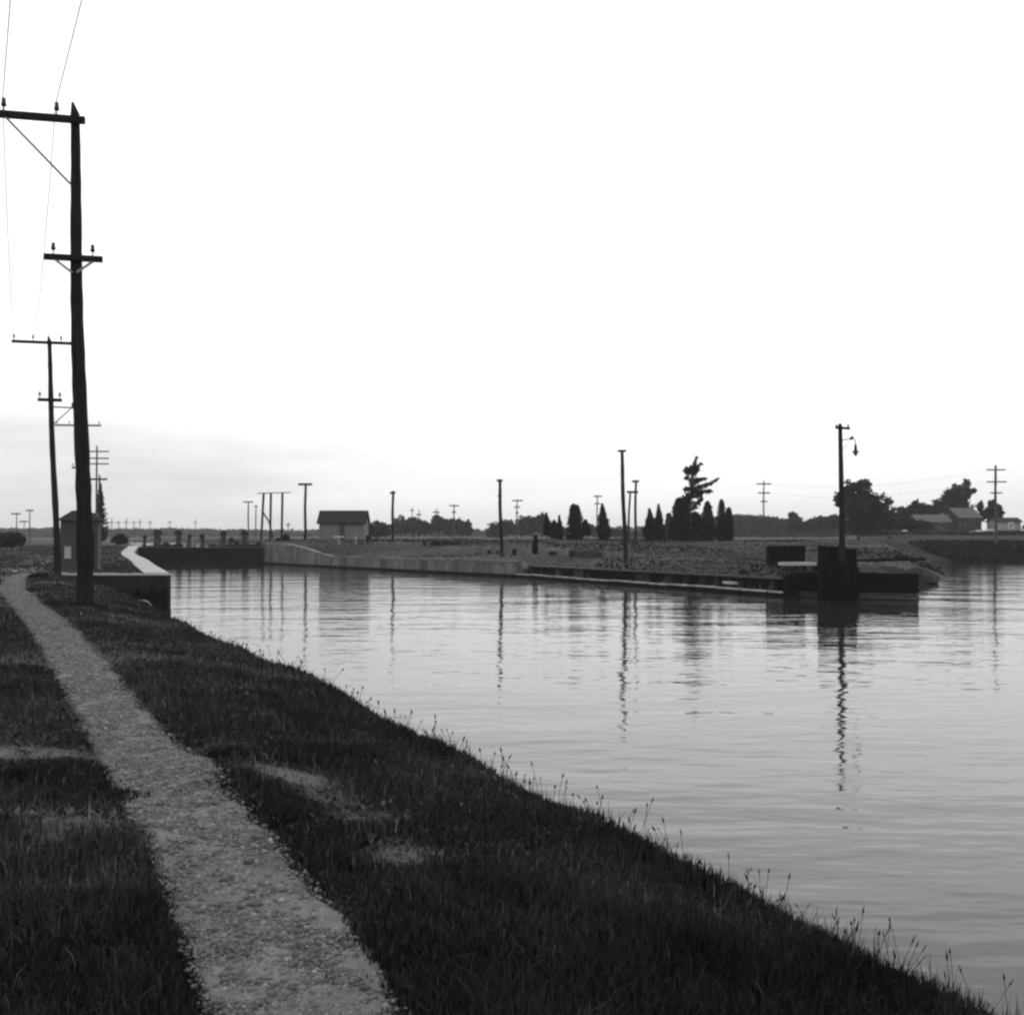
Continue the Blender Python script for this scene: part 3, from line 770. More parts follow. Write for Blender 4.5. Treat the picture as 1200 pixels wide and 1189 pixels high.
# ------------------------------------------------------------------ buildings
def gable_house(name, label, x, y, z, wx, wy, eave, ridge, mw, mr, rz=0, over=.3, door=None, windows=(), cat='shed', chimney=None):
    q = empty(name, (x, y, z), label, cat, rz=rz)
    mb = MB(); mb.prism([(-wx/2, -wy/2), (wx/2, -wy/2), (wx/2, wy/2), (-wx/2, wy/2)], -.5, eave)
    rr = ridge - .08
    mb.add([(-wx/2, -wy/2, eave), (-wx/2, wy/2, eave), (-wx/2, 0, rr), (wx/2, -wy/2, eave), (wx/2, wy/2, eave), (wx/2, 0, rr)],
           [(0, 2, 1), (3, 4, 5), (0, 3, 5, 2), (1, 2, 5, 4)])
    mb.build('wall', mw, q)
    hx, hy = wx/2 + over, wy/2 + over; sl = (ridge - eave)/(wy/2); ze = eave - over*sl; th = .12
    mb = MB()
    for s in (-1, 1):
        mb.add([(-hx, s*hy, ze), (hx, s*hy, ze), (hx, 0, ridge), (-hx, 0, ridge), (-hx, s*hy, ze+th), (hx, s*hy, ze+th), (hx, 0, ridge+th), (-hx, 0, ridge+th)],
               [(0,3,2,1),(4,5,6,7),(0,1,5,4),(1,2,6,5),(2,3,7,6),(3,0,4,7)])
    rf = mb.build('roof', mr, q)
    if chimney is not None:
        mb = MB(); mb.box(chimney - .3, chimney + .3, -.3, .3, ridge - .4, ridge + .8); mb.build('chimney', M['stone'], rf)
    if door:
        a, b_, hd = door; mb = MB(); mb.box(a, b_, -wy/2 - .04, -wy/2 - .003, .02, hd); mb.build('door', M['dark'] if name != 'lock_shed' else mat('shed_door', .045, .2, 2), q)
    for a, b_, c, d_ in windows:
        mb = MB(); mb.box(a - .07, b_ + .07, -wy/2 - .03, -wy/2 - .003, c - .07, d_ + .07); f = mb.build('window', M['wallwhite'], q)
        mb = MB(); mb.box(a, b_, -wy/2 - .05, -wy/2 - .032, c, d_); mb.build('pane', M['dark'], f)
    return q
d = 150.0
sx = PX(400.5, d); zb = PZ(635, d)
gable_house('lock_shed', 'plain grey shed with dark gable roof standing alone across the canal', sx, d + 2, zb, 6.15, 4.4, PZ(612, d) - zb, PZ(599, d+2) - zb, M['shed'], M['roof'], 0, .3, (-.3, .42, PZ(614, d) - zb + .1))
# hut behind the nearest pole
d = 60.0
hut = empty('lock_hut', (PX(95, d), d, Hs(PX(95, d), d)), 'small square hut with dark hipped roof partly hidden behind the nearest power pole', 'hut', rz=.28)
e_ = PZ(609.5, d) - hut.location.z; rdg = PZ(598, d) - hut.location.z
mb = MB(); mb.box(-.95, .95, -.9, .9, -.4, e_); mb.build('wall', mat('hut_siding', .05, .15, 1.5, .85, .2, (1, 1, 5)), hut)
mb = MB(); mb.add([(-1.15, -1.1, e_ - .02), (1.15, -1.1, e_ - .02), (1.15, 1.1, e_ - .02), (-1.15, 1.1, e_ - .02), (-.45, 0, rdg), (.45, 0, rdg)],
                  [(0,3,2,1), (0,1,5,4), (1,2,5), (2,3,4,5), (3,0,4)]); mb.build('roof', M['roof'], hut)
mb = MB(); mb.box(-.75, -.42, -.95, -.903, .6, 1.25); mb.build('notice_panel', M['conc_pale'], hut)
mb = MB(); mb.box(.0, .75, -.95, -.903, .05, 1.95); mb.build('door', M['dark'], hut)

def H_far(x, y): return Hs(x, y)
for (px, d, wx, wy, pe, pr, mw, mr, rz, lab, wn, nm) in (
    (1094, 222, 6.6, 5, 611, 603.5, M['conc_dark'], M['roof_grey'], 0.0, 'low dark cottage with long grey roof behind the far shore', ((-1.9, -1.1, .7, 1.5), (1.3, 2.1, .7, 1.5)), 'cottage'),
    (1133, 226, 5.2, 6, 606, 595.5, M['conc_dark'], M['roof_grey'], 0.25, 'cottage with a higher pale grey roof under the tallest far tree', ((-1.2, -.5, .9, 1.6),), 'cottage'),
    (1182, 224, 5.0, 4.5, 611, 607, M['wallwhite'], M['roof'], 0.0, 'pale walled cabin with flat black roof at the right edge of the far shore', (), 'cabin')):
    x_ = PX(px, d); z_ = Hs(x_, d)
    q = gable_house(nm, lab, x_, d + wy/2, z_, wx, wy, PZ(pe, d) - z_, PZ(pr, d + wy/2) - z_, mw, mr, rz, .35, None, wn, 'house')
# ring hung on the pale cabin
d = 221.5; x_ = PX(1185, d); mb = MB(); pts = [(0.6*math.cos(a), 0, .6*math.sin(a)) for a in np.linspace(0, 2*math.pi, 15)]
mb.tube(pts, .14, 6); o = mb.build('white_ring', M['white'], None, True, (x_, d, PZ(616, d))); tag(o, 'white ring standing against the wall of the pale cabin', 'ring')
mb = MB(); mb.prism([(PX(1134, 212), 212), (PX(1150, 214), 214), (PX(1168, 222), 222), (PX(1160, 223), 223), (PX(1146, 218), 218)], 1.6, [2.1+.25, 2.5, 2.95, 3.0, 2.8])
o = mb.build('driveway', M['wallwhite']); tag(o, 'pale driveway curving in front of the cottages', 'driveway', kind='structure')

# white posts in front of the shed
for px, pyt, pyb, cross, lab in ((397, 629.5, 645, 1.1, 'pale post with a flat board on top, before the shed door'), (417, 629, 643, 0, 'plain pale post before the right part of the shed')):
    d = 134.0; x_ = PX(px, d); zb = Hs(x_, d); q = empty('marker_post', (x_, d, zb), lab, 'post', 'pale posts before the shed')
    zt_ = PZ(pyt, d) - zb
    mb = MB(); mb.box(-.07, .07, -.07, .07, -.3, zt_); mb.build('post', M['wallwhite'], q)
    if cross: mb = MB(); mb.box(-.6, .6, -.12, .12, zt_ + .002, zt_ + .14); mb.build('board', M['white'], q)
    else: mb = MB(); mb.box(-.1, .1, -.1, .1, zt_ + .002, zt_ + .07); mb.build('cap', M['white'], q)

# ------------------------------------------------------------------ utility poles
def upole(name, label, bx, by, bz, tx, tz, r0, r1, arms=(), m='pole', group=None, arm_dir=(1, 0), ins=True, cat='power pole', blunt=False):
    """arms: (z, left, right, thickness, insulator offsets, brace drop or list)"""
    q = empty(name, (bx, by, bz), label, cat, group)
    ty = 0
    near_ = r0 >= .165; seg = 30 if near_ else 6; pts = [((tx - bx) * k/seg + .03*math.sin(k*1.3*6/seg)*(r0/.2), 0, (tz - bz + .4) * k/seg - .4) for k in range(seg + 1)]
    rn = RND(int(abs(bx)*10)); rad = [(r0 + (r1 - r0)*k/seg) * (1 + (rn.uniform(-.06, .07) if near_ else 0)) for k in range(seg + 1)]
    if not blunt:
        pts.append((pts[-1][0] - r1*.55, 0, pts[-1][2] + .28)); rad.append(r1*.25)
    mb = MB(); mb.tube(pts, rad, 10 if r0 > .12 else 7); mb.build('shaft', M[m], q, True)
    ax, ay = arm_dir
    for z_, l_, r_, th, io, br in arms:
        f = (z_ - bz)/(tz - bz); cx = (tx - bx)*f; off = r0 + th*.5
        zz = z_ - bz
        y0 = -th*.5 - (r0 + (r1 - r0)*f)*.8
        a = (cx - ax*l_, y0 - ay*l_, zz); b_ = (cx + ax*r_, y0 + ay*r_, zz)
        mb = MB(); mb.bar(a, b_, th, th*1.15); arm = mb.build('crossarm', M[m], q)
        for i_ in io:
            c = np.array((cx + ax*i_, y0 + ay*i_, zz + th*.55))
            if ins:
                s = th/.11
                mb = MB(); mb.tube([c, c + (0, 0, .12*s)], .014*s, 6); mb.build('pin', M['iron'], arm)
                mb = MB(); mb.tube([c + (0, 0, .10*s), c + (0, 0, .13*s), c + (0, 0, .19*s), c + (0, 0, .24*s), c + (0, 0, .26*s)], [.05*s, .055*s, .04*s, .045*s, .02*s], 8); mb.build('insulator', M['insul'], arm, True)
        for (bo, drop) in br:
            mb = MB(); mb.bar((cx + ax*bo, y0 + ay*bo - .02, zz - th*.5), (cx + (tx - bx)*(-drop/(tz - bz)) + math.copysign(r1*.5, bo), y0 - .02, zz - drop), .055 if ins else .07, .05 if ins else .07); mb.build('brace', M['brace'], q)
    return q
AD = (.975, .22)
P1 = (PX(100, 25.7), 25.7, 0)
upole('power_pole', 'nearest and tallest power pole with two crossarms, leaning slightly beside the path', P1[0], 25.7, Hs(P1[0], 25.7), PX(86.5, 25.7), PZ(134, 25.7), .20, .11,
      ((PZ(143, 25.7), 1.62, .30, .13, (-1.46, -.32), ((-1.42, 1.5),)), (PZ(304.5, 25.7), .66, .62, .115, (-.46, .40), ((-.42, .34), (.42, .34)))), 'pole', 'power poles along the path', AD)
P2 = (PX(68, 52.8), 52.8)
q = upole('power_pole', 'second power pole along the path with a wide top crossarm and a short arm below', P2[0], 52.8, Hs(*P2), PX(57.3, 52.8), PZ(400, 52.8), .17, .10,
      ((PZ(402, 52.8), 1.6, 1.5, .12, (-1.5, -.65, .6, 1.4), ()), (PZ(469, 52.8), .54, .54, .13, (-.45, .45), ())), 'pole', 'power poles along the path', (.97, .243))
mb = MB(); mb.bar((PX(62, 52.8) - P2[0], -.1, PZ(477, 52.8) - q.location.z), (PX(86, 52.8) - P2[0], -.1, PZ(478, 52.8) - q.location.z), .06)
mb.bar((PX(64, 52.8) - P2[0], -.1, PZ(497, 52.8) - q.location.z), (PX(84, 52.8) - P2[0], -.1, PZ(479, 52.8) - q.location.z), .035); mb.build('bracket', M['pole'], q)
mb = MB(); mb.tube([(PX(86, 52.8) - P2[0], -.1, PZ(479, 52.8) - q.location.z), (PX(86, 52.8) - P2[0], -.1, PZ(472, 52.8) - q.location.z)], .05); mb.build('insulator', M['insul'], q)
P3 = (PX(97, 92), 92.0)
upole('power_pole', 'third power pole mostly hidden behind the nearest pole', P3[0], 92, Hs(*P3), PX(92, 92), PZ(494, 92), .15, .09,
      ((PZ(498.5, 92), 1.85, 1.85, .12, (-1.7, -.7, .7, 1.7), ()), (PZ(548, 92), .6, .6, .12, (-.5, .5), ())), 'pole_far', 'power poles along the path', (1, .1))
P4 = (PX(113, 128), 128.0)
upole('power_pole', 'fourth power pole with three close crossarms seen just right of the nearest pole', P4[0], 128, Hs(*P4), PX(113.5, 128), PZ(524, 128), .14, .09,
      ((PZ(529, 128), 1.4, 1.4, .13, (), ()), (PZ(537, 128), 1.4, 1.4, .13, (), ()), (PZ(543.5, 128), 1.4, 1.4, .13, (), ())), 'pole_far', 'power poles along the path', (1, .1))
P5 = (PX(116.5, 150), 150.0)
upole('power_pole', 'fifth power pole with a single heavy dark crossarm in front of the spiky tree', P5[0], 150, Hs(*P5), PX(116.5, 150), PZ(558, 150), .16, .12,
      ((PZ(561.5, 150), 1.4, 1.1, .22, (), ()),), 'pole', 'power poles along the path', (1, .1))
P0 = (15.5, -24.0)
upole('power_pole', 'power pole behind the camera carrying the overhead wires', P0[0] - 1.0, P0[1], Hs(P0[0]-1, P0[1]), P0[0] - 1.0, 11.4, .19, .11, ((11.2, 2.2, .3, .13, (-1.84, -.32), ()),), 'pole', 'power poles along the path', AD)

def wire(label, pts_, sag, r, group='overhead wires'):
    mb = MB()
    for a, b_ in zip(pts_[:-1], pts_[1:]):
        a, b_ = np.array(a), np.array(b_)
        mb.tube([a + (b_ - a)*t_ - np.array((0, 0, sag*4*t_*(1-t_))) for t_ in np.linspace(0, 1, 13)], r, 5)
    o = mb.build('overhead_wire', M['wire']); tag(o, label, 'wire', group)
def armtip(pxb, d, bo, pz_):   # point on a pole arm
    return (pxb + AD[0]*bo, d - .2 + AD[1]*bo, pz_)
t1 = PX(86.5, 25.7); z1 = PZ(143, 25.7) + .33
za = PZ(402, 52.8) + .3; x2_ = PX(57.3, 52.8)
wire('outer overhead wire from the left tip of the nearest power pole arm', [(x2_ - 1.5, 52.4, za), armtip(t1, 25.7, -1.46, z1), armtip(P0[0] - 1.0, P0[1], -1.84, 11.5)], .9, .011)
wire('inner overhead wire passing beside the top of the nearest pole and up out of view', [(x2_ - .65, 52.6, za), armtip(t1, 25.7, -.32, z1), armtip(P0[0] - 1.0, P0[1], -.32, 11.5)], .9, .011)

# across the canal: (px base, px top, py top, depth, width px, arms[(py, left px, right px)], label)
FARP = [
 (357.5, 358, 567, 150, 3.2, ((567.5, 8, 8),), 'tall dark T shaped pole just left of the shed'),
 (460, 460.5, 575, 140, 3.2, ((577.5, 3, 3),), 'stubby topped dark pole right of the shed'),
 (588, 585.5, 562, 104, 4.0, ((563, 3.5, 3.5), (581, 2.5, 2), (589.5, 2.5, 0)), 'dark pole with short crosspieces above the corner of the canal wall'),
 (733.5, 728.5, 527, 89, 4.6, ((528.5, 5, 5),), 'tall leaning dark pole with one short crossarm behind the timber pier'),
 (744.5, 745, 563, 138, 3.0, ((564, 4.5, 3.5), (576.5, 2.5, 2.5)), 'thin upright pole left of the evergreen clump'),
 (735.5, 738.5, 575, 150, 2.5, ((576.5, 4, 4),), 'thin pole leaning against the line of the tall leaning pole'),
 (291, 291, 588, 260, 1.8, ((588, 6, 6),), 'pale thin T pole behind the right end of the lock gates'),
 (299.5, 300, 593, 300, 1.4, ((593, 2, 2),), 'faint short pole between the T pole and the pole frame'),
 (337, 338, 612, 300, 1.0, ((615, 2, 2),), 'tiny faint pole right of the three pole frame'),
 (895, 895, 563, 230, 1.8, ((567, 8.5, 8.5), (577.5, 7, 7), (587.5, 4, 4)), 'distant pole with three crossarms over the wooded rise'),
 (1167, 1166.5, 545, 165, 3.0, ((550.5, 11, 11), (564.5, 11, 12), (577.5, 7, 7)), 'large pole with three wide crossarms on the far right shore'),
 (699.5, 700, 580, 260, 1.5, ((581.5, 4.5, 5.5), (590, 3, 3)), 'faint pole with two crossarms behind the pointed evergreens'),
 (605.5, 606, 585, 270, 1.5, ((586.5, 6, 7), (594, 3.5, 3.5), (601, 2, 2)), 'faint pole with three crossarms right of the wall corner pole'),
 (532, 532, 591, 280, 1.5, ((592.5, 5.5, 6), (600, 2.5, 2.5)), 'faint pole with two crossarms above the round bushes'),
 (511, 511.5, 595, 330, 1.1, ((600, 4, 4),), 'very faint pole above the left treeline between two others'),
 (491, 491, 597, 340, 1.1, ((603, 3, 3),), 'very faint slim pole above the treeline right of the stubby pole'),
 (483, 483, 594, 360, .9, ((598, 2, 2),), 'faintest bare pole beside the very faint slim one'),
 (20, 19.5, 600, 190, 1.3, ((602, 6, 5),), 'small far T pole at the left edge above the dark bush'),
 (35, 35, 597, 210, 1.3, ((598, 4, 5),), 'small far T pole nearer the second power pole'),
 (28, 28.5, 610, 300, .9, ((611, 5, 5),), 'smallest far T pole low between two others at the left edge'),
]
for bx_, tx_, pyt, d, wpx, arms, lab in FARP:
    x_ = PX(bx_, d); z_ = Hs(x_, d)
    r_ = wpx/FPX*d/2
    far = d > 155
    q = upole('utility_pole', lab, x_, d, z_, PX(tx_, d), PZ(pyt, d), r_*1.15, r_*.85,
          [(PZ(p_, d), l_/FPX*d, rr/FPX*d, (1.3 if far else 2.2)/FPX*d, ((-l_*.8/FPX*d, rr*.8/FPX*d) if (not far and l_ > 9) else ()), ()) for p_, l_, rr in arms],
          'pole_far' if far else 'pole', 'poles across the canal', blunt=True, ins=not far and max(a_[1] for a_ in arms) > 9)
# horizon poles, tiny
rs = RND(5)
tiny = [(131, 'thin far pole above the dark domed bush'), (139, 'second thin far pole above the dark domed bush'), (148, 'thin far pole right of the dark domed bush'), (157, 'thin far pole above the bend of the pale coping'), (164, 'far pole over the left end of the lock gates'), (176, 'far pole just left of the largest winch'), (199, 'far pole right of the largest winch'), (229, 'far pole between the middle winches')]
for k, (px, lab) in enumerate(tiny):
    d = 420.0 + 15*k; x_ = PX(px, d); z_ = Hs(x_, d)
    upole('utility_pole', lab, x_, d, z_, x_, PZ(607 + rs.uniform(-2, 4), d), .18, .14, [(PZ(612, d), 1.0, 1.0, .25, (), ())], 'pole_far', 'far poles on the left horizon', blunt=True, ins=False)

# three pole frame
d = 170.0; zb = Hs(PX(318, d), d)
q = empty('pole_frame', (PX(318, d), d, zb), 'frame of three tall poles joined by one long beam with a slanting brace', 'pole frame')
ox = PX(318, d)
for a, b_ in ((306, 309), (316.5, 317.5), (330, 331)):
    mb = MB(); mb.tube([(PX(a, d) - ox, 0, -.3), (PX(b_, d) - ox, 0, PZ(577.5, d) - zb)], 1.35/FPX*d, 7); mb.build('pole', M['pole'], q)
mb = MB(); mb.bar((PX(302, d) - ox, -.25, PZ(578, d) - zb), (PX(341, d) - ox, -.25, PZ(577, d) - zb), .14); mb.build('beam', M['pole_far'], q)
mb = MB(); mb.bar((PX(308, d) - ox, -.2, PZ(599, d) - zb), (PX(316, d) - ox, -.2, PZ(612, d) - zb), .2); mb.bar((PX(316, d) - ox, -.2, PZ(612, d) - zb), (PX(320, d) - ox, -.2, PZ(630, d) - zb), .24); mb.build('brace', M['pole'], q)

# lamp post by the pile cluster
d = 62.0; xb = PX(987.5, d); zb = -1.4
q = empty('lamp_post', (xb, d, zb), 'tall lamp post with a hanging lamp on a curved bracket above the pile cluster', 'lamp post')
zt_ = PZ(496, d) - zb; tx_ = PX(984.5, d) - xb
mb = MB(); mb.tube([(0, 0, -2.0), (0, 0, 0), (tx_*.5 + .02, 0, zt_*.5), (tx_, 0, zt_ - .1), (tx_, 0, zt_)], [.19, .19, .155, .12, .05], 10); mb.build('shaft', M['pole'], q, True)
zc = PZ(501.5, d) - zb
mb = MB(); mb.bar((PX(978, d) - xb, -.14, zc + .02), (PX(995, d) - xb, -.14, zc - .04), .12, .14); mb.build('crossarm', M['pole'], q)
for o_ in (979.5, 993): mb = MB(); mb.tube([(PX(o_, d) - xb, -.14, zc + .05), (PX(o_, d) - xb, -.14, zc + .2)], .05, 6); mb.build('insulator', M['insul'], q)
zl = PZ(515, d) - zb
mb = MB(); mb.tube([(tx_ + .08, -.02, zl - .05), (PX(994, d) - xb, -.02, zl + .03), (PX(998.5, d) - xb, -.02, zl + .12), (PX(1001.5, d) - xb, -.02, zl + .02), (PX(1002.5, d) - xb, -.02, zl - .28)], .028, 7)
mb.tube([(tx_ + .08, -.02, PZ(528, d) - zb), (PX(994, d) - xb, -.02, PZ(519, d) - zb), (PX(998, d) - xb, -.02, PZ(514, d) - zb)], .014, 6); br = mb.build('bracket', M['iron'], q, True)
mb = MB(); mb.tube([(PX(996.5, d) - xb, -.02, PZ(514.5, d) - zb), (PX(999.5, d) - xb, -.02, PZ(512, d) - zb)], .09, 8); mb.build('bracket_clamp', M['iron'], br)
lx = PX(1002.5, d) - xb; lz = PZ(521, d) - zb
mb = MB(); mb.tube([(lx, -.02, lz), (lx, -.02, lz - .2), (lx, -.02, lz - .34), (lx, -.02, lz - .42), (lx, -.02, lz - .44)], [.07, .08, .1, .23, .24], 14); lh = mb.build('lamp_shade', M['iron'], q, True)
mb = MB(); mb.blob((lx, -.02, lz - .50), (.11, .11, .14), 1, 0, 12, 8); mb.build('lamp_globe', mat('lamp_glass', .06, .1, 2, .2), lh, True)

def far_wires():
    sets = [((895, 230), (1166.5, 165), ((567, 550.5), (577.5, 564.5)), 'right of the three arm pole over the wooded rise'),]
    for (pa, da), (pb, db), zz, lab in sets:
        for k, (ya, yb) in enumerate(zz):
            for sgn in (-1, 1):
                wire(('upper ' if k == 0 else 'lower ') + ('near ' if sgn < 0 else 'far ') + 'wire strung between the two three armed poles at the right',
                     [(PX(pa, da) + sgn*1.3, da, PZ(ya, da) + .1), (PX(pb, db) + sgn*1.2, db, PZ(yb, db) + .1)], 1.6, .009)
far_wires()

# ------------------------------------------------------------------ vegetation
def quad_cloud(P, nrm_s, size, rs, squash=1.0):
    """P: centres (n,3); returns verts, quads of randomly turned leaf clumps"""
    n = len(P)
    a = rs.normal(0, 1, (n, 3)); a /= np.linalg.norm(a, axis=1)[:, None]
    b_ = rs.normal(0, 1, (n, 3)); b_ -= (a*b_).sum(1)[:, None]*a; b_ /= np.linalg.norm(b_, axis=1)[:, None]
    s = (size * rs.uniform(.5, 1.4, n))[:, None]
    a = a*s; b_ = b_*s*rs.uniform(.35, .8, n)[:, None]
    V = np.stack([P - a, P - b_*.9 + a*.1, P + a, P + b_ - a*.1], 1)
    V[:, :, 2] = P[:, None, 2] + (V[:, :, 2] - P[:, None, 2]) * squash
    return V.reshape(-1, 3), (np.arange(n)*4)[:, None] + np.arange(4)[None]
def crown(parent, P, size, m, rs, squash=1.0, name='crown', lo=.5, hi=1.6):
    V, Q = quad_cloud(P, None, size, rs, squash)
    sh = np.repeat(rs.uniform(lo, hi, len(P)) * (.6 + .8*vnoise(P[:, 0]*.9, P[:, 2]*.9 + P[:, 1], 3)), 4)
    return tri_mesh(name, V, Q, m, sh, parent)
def conifer(label, px, pyt, pyb, wpx, d, seed, shape='cone', trunk_gap=.03, name='evergreen_tree', group=None, n=2600, m=None):
    x_ = PX(px, d); zb = PZ(pyb, d); hz = Hs(x_, d)
    q = empty(name, (x_, d, hz), label, 'tree', group)
    zb_ = max(zb - hz, 0.02); h = PZ(pyt, d) - hz; R = wpx/FPX*d/2
    rs = RND(seed)
    u = rs.uniform(0, 1, n)
    if shape == 'cone': prof = lambda u: np.minimum(1, (1 - u)**.85 * 1.12) * np.minimum(1, .55 + u*5)
    elif shape == 'tear': prof = lambda u: np.sin(np.pi * np.clip(u, 0, 1)**.55)**.8 * (1 - u*.25)
    else: prof = lambda u: np.minimum(1, (1 - u)**.38 * 1.05) * np.minimum(1, .7 + u*3)
    u = u ** 1.15
    a = rs.uniform(0, 2*np.pi, n); lump = 1 + .16*np.sin(3*a + seed + 7*u) + .10*np.sin(5*a - 11*u + seed)
    jag = .80 + .42*vnoise(a*2.6 + seed, u*h*2.4, seed) ; rr = R * prof(u) * lump * jag * np.sqrt(rs.uniform(.05, 1, n)); lx_ = rs.uniform(-.05, .05)*h
    P = np.stack([rr*np.cos(a) + lx_*u**2, rr*np.sin(a), zb_ + (h - zb_)*u*.985], 1)
    mb = MB(); mb.tube([(0, 0, -.3), (0, 0, h*.5), (0, 0, h*.93)], [max(.08, R*.13), max(.05, R*.08), .02], 6); mb.build('trunk', M['bark'], q)
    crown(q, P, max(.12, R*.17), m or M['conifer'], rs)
    return q
D = 150.0
G1, G2 = 'pointed evergreens beyond the masonry walls', 'evergreens of the dark clump'
conifer('small pointed evergreen at the left end of the evergreen row', 641, 600, 627, 11, D, 1, group=G1)
conifer('low bushy evergreen filling the gap after the first pointed one', 648.5, 609, 630, 9, D + 1, 2, 'col', group=G1)
conifer('third pointed evergreen, narrow and a little short', 656, 603, 631.5, 9.5, D, 3, group=G1)
conifer('tall full evergreen, left half of the close pair', 671.5, 590, 632, 16, D, 4, 'col', group=G1)
conifer('tall full evergreen, right half of the close pair', 678, 591, 632, 13, D - 1, 5, 'col', group=G1)
conifer('short round evergreen right of the close pair', 687, 608.5, 627, 10, D, 6, 'col', group=G1)
conifer('tear shaped evergreen with a sharp tip standing by itself', 707.5, 589.5, 634, 17, D, 7, 'tear', group=G1)
conifer('tiny slim evergreen in front of the low masonry wall', 627, 627, 650.5, 6.5, 110, 8, 'col', group=G1, n=1500)
conifer('first spire of the dark clump at its left end', 762.5, 595.5, 632.5, 19, D, 9, group=G2)
conifer('sharp tipped second spire of the dark clump', 772.5, 590.5, 632.5, 16, D, 10, group=G2)
conifer('broad dark evergreen below the ragged tree', 797, 583, 633, 24, D - 1, 11, 'col', group=G2, n=4200)
conifer('wide low evergreen joining the clump right of the ragged tree', 815, 600, 633, 24, D + 1, 12, 'col', group=G2, n=3500)
conifer('blunt evergreen with a rounded top in the right of the clump', 830, 587, 633, 17, D, 13, 'col', group=G2, n=3200)
conifer('blunt topped column evergreen, tallest of the right side of the clump', 845.5, 584.5, 634, 13.5, D, 14, 'col', group=G2, n=2800)
conifer('last lower evergreen at the right end of the clump', 853, 594, 632.5, 14, D, 15, 'col', group=G2)
conifer('grey round topped tree behind the two spires of the clump', 785, 601, 631, 14, D + 25, 16, 'col', group=G2, m=M['leaf'])
# ragged tall tree
x_ = PX(808, D); hz = Hs(x_, D)
q = empty('ragged_pine', (x_, D, hz), 'tall ragged pine with wind swept branches rising above the dark clump', 'tree')
def pt(px, py, dy=0): return np.array((PX(px, D) - x_, dy, PZ(py, D) - hz))
mb = MB(); mb.tube([pt(808, 634), pt(808, 600), pt(810, 575), pt(811, 555), pt(815.5, 537)], [.3, .22, .15, .09, .03], 8); mb.build('trunk', M['bark'], q)
rs = RND(77); Ps = []
mb = MB()
for (ax, ay, bx_, by_, th) in ((811, 556, 816.5, 535, .5), (808, 551, 804, 549, .5), (812, 552, 822.5, 542.5, .38), (812, 558, 820, 548, .5), (809, 556, 803.5, 552, .6), (811, 563, 829, 560.5, .45), (811, 568, 826, 560, .5),
                          (807, 561, 804.5, 560, .4), (810, 574, 832, 566, .5), (812, 578, 841.5, 561.5, .33), (811, 577, 834, 575, .65), (809, 573, 802, 574, .6), (809, 583, 822, 578, 1.1), (808, 590, 803, 582, 1.1),
                          (810, 572, 812, 560, 1.0), (808, 586, 811, 572, 1.3), (806, 598, 808, 584, 1.5), (808, 600, 821, 585, 1.0), (811, 556, 809, 546, .7)):
    dy = rs.uniform(-.9, .9)
    A, B = pt(ax, ay), pt(bx_, by_, dy); mb.tube([A, (A+B)/2 - (0, 0, .08), B], [.06, .04, .015], 5)
    Lb = np.linalg.norm(B - A); dr = (B - A)/max(Lb, .1)
    for j in range(int(7 + 7*Lb*.6 + 6*th)):
        u = rs.uniform(.12, 1.0); c = A + (B - A)*u
        dd = dr*.8 + rs.normal(0, 1, 3)*np.array((.55, .6, .45)); dd /= np.linalg.norm(dd)
        l_ = th*rs.uniform(.35, 1.0)*(1.15 - .6*u) + .12
        m_ = int(14 + 26*l_); v_ = rs.uniform(0, 1, m_)
        Ps.append(c + dd*(l_*v_)[:, None] + rs.normal(0, 1, (m_, 3))*(.05 + .07*(1 - v_))[:, None])
    Ps.append(A + (B - A)*rs.uniform(0, 1, 40)[:, None] + rs.normal(0, .06, (40, 3)))
mb.build('branches', M['bark'], q)
crown(q, np.vstack(Ps), .13, M['conifer'], rs)

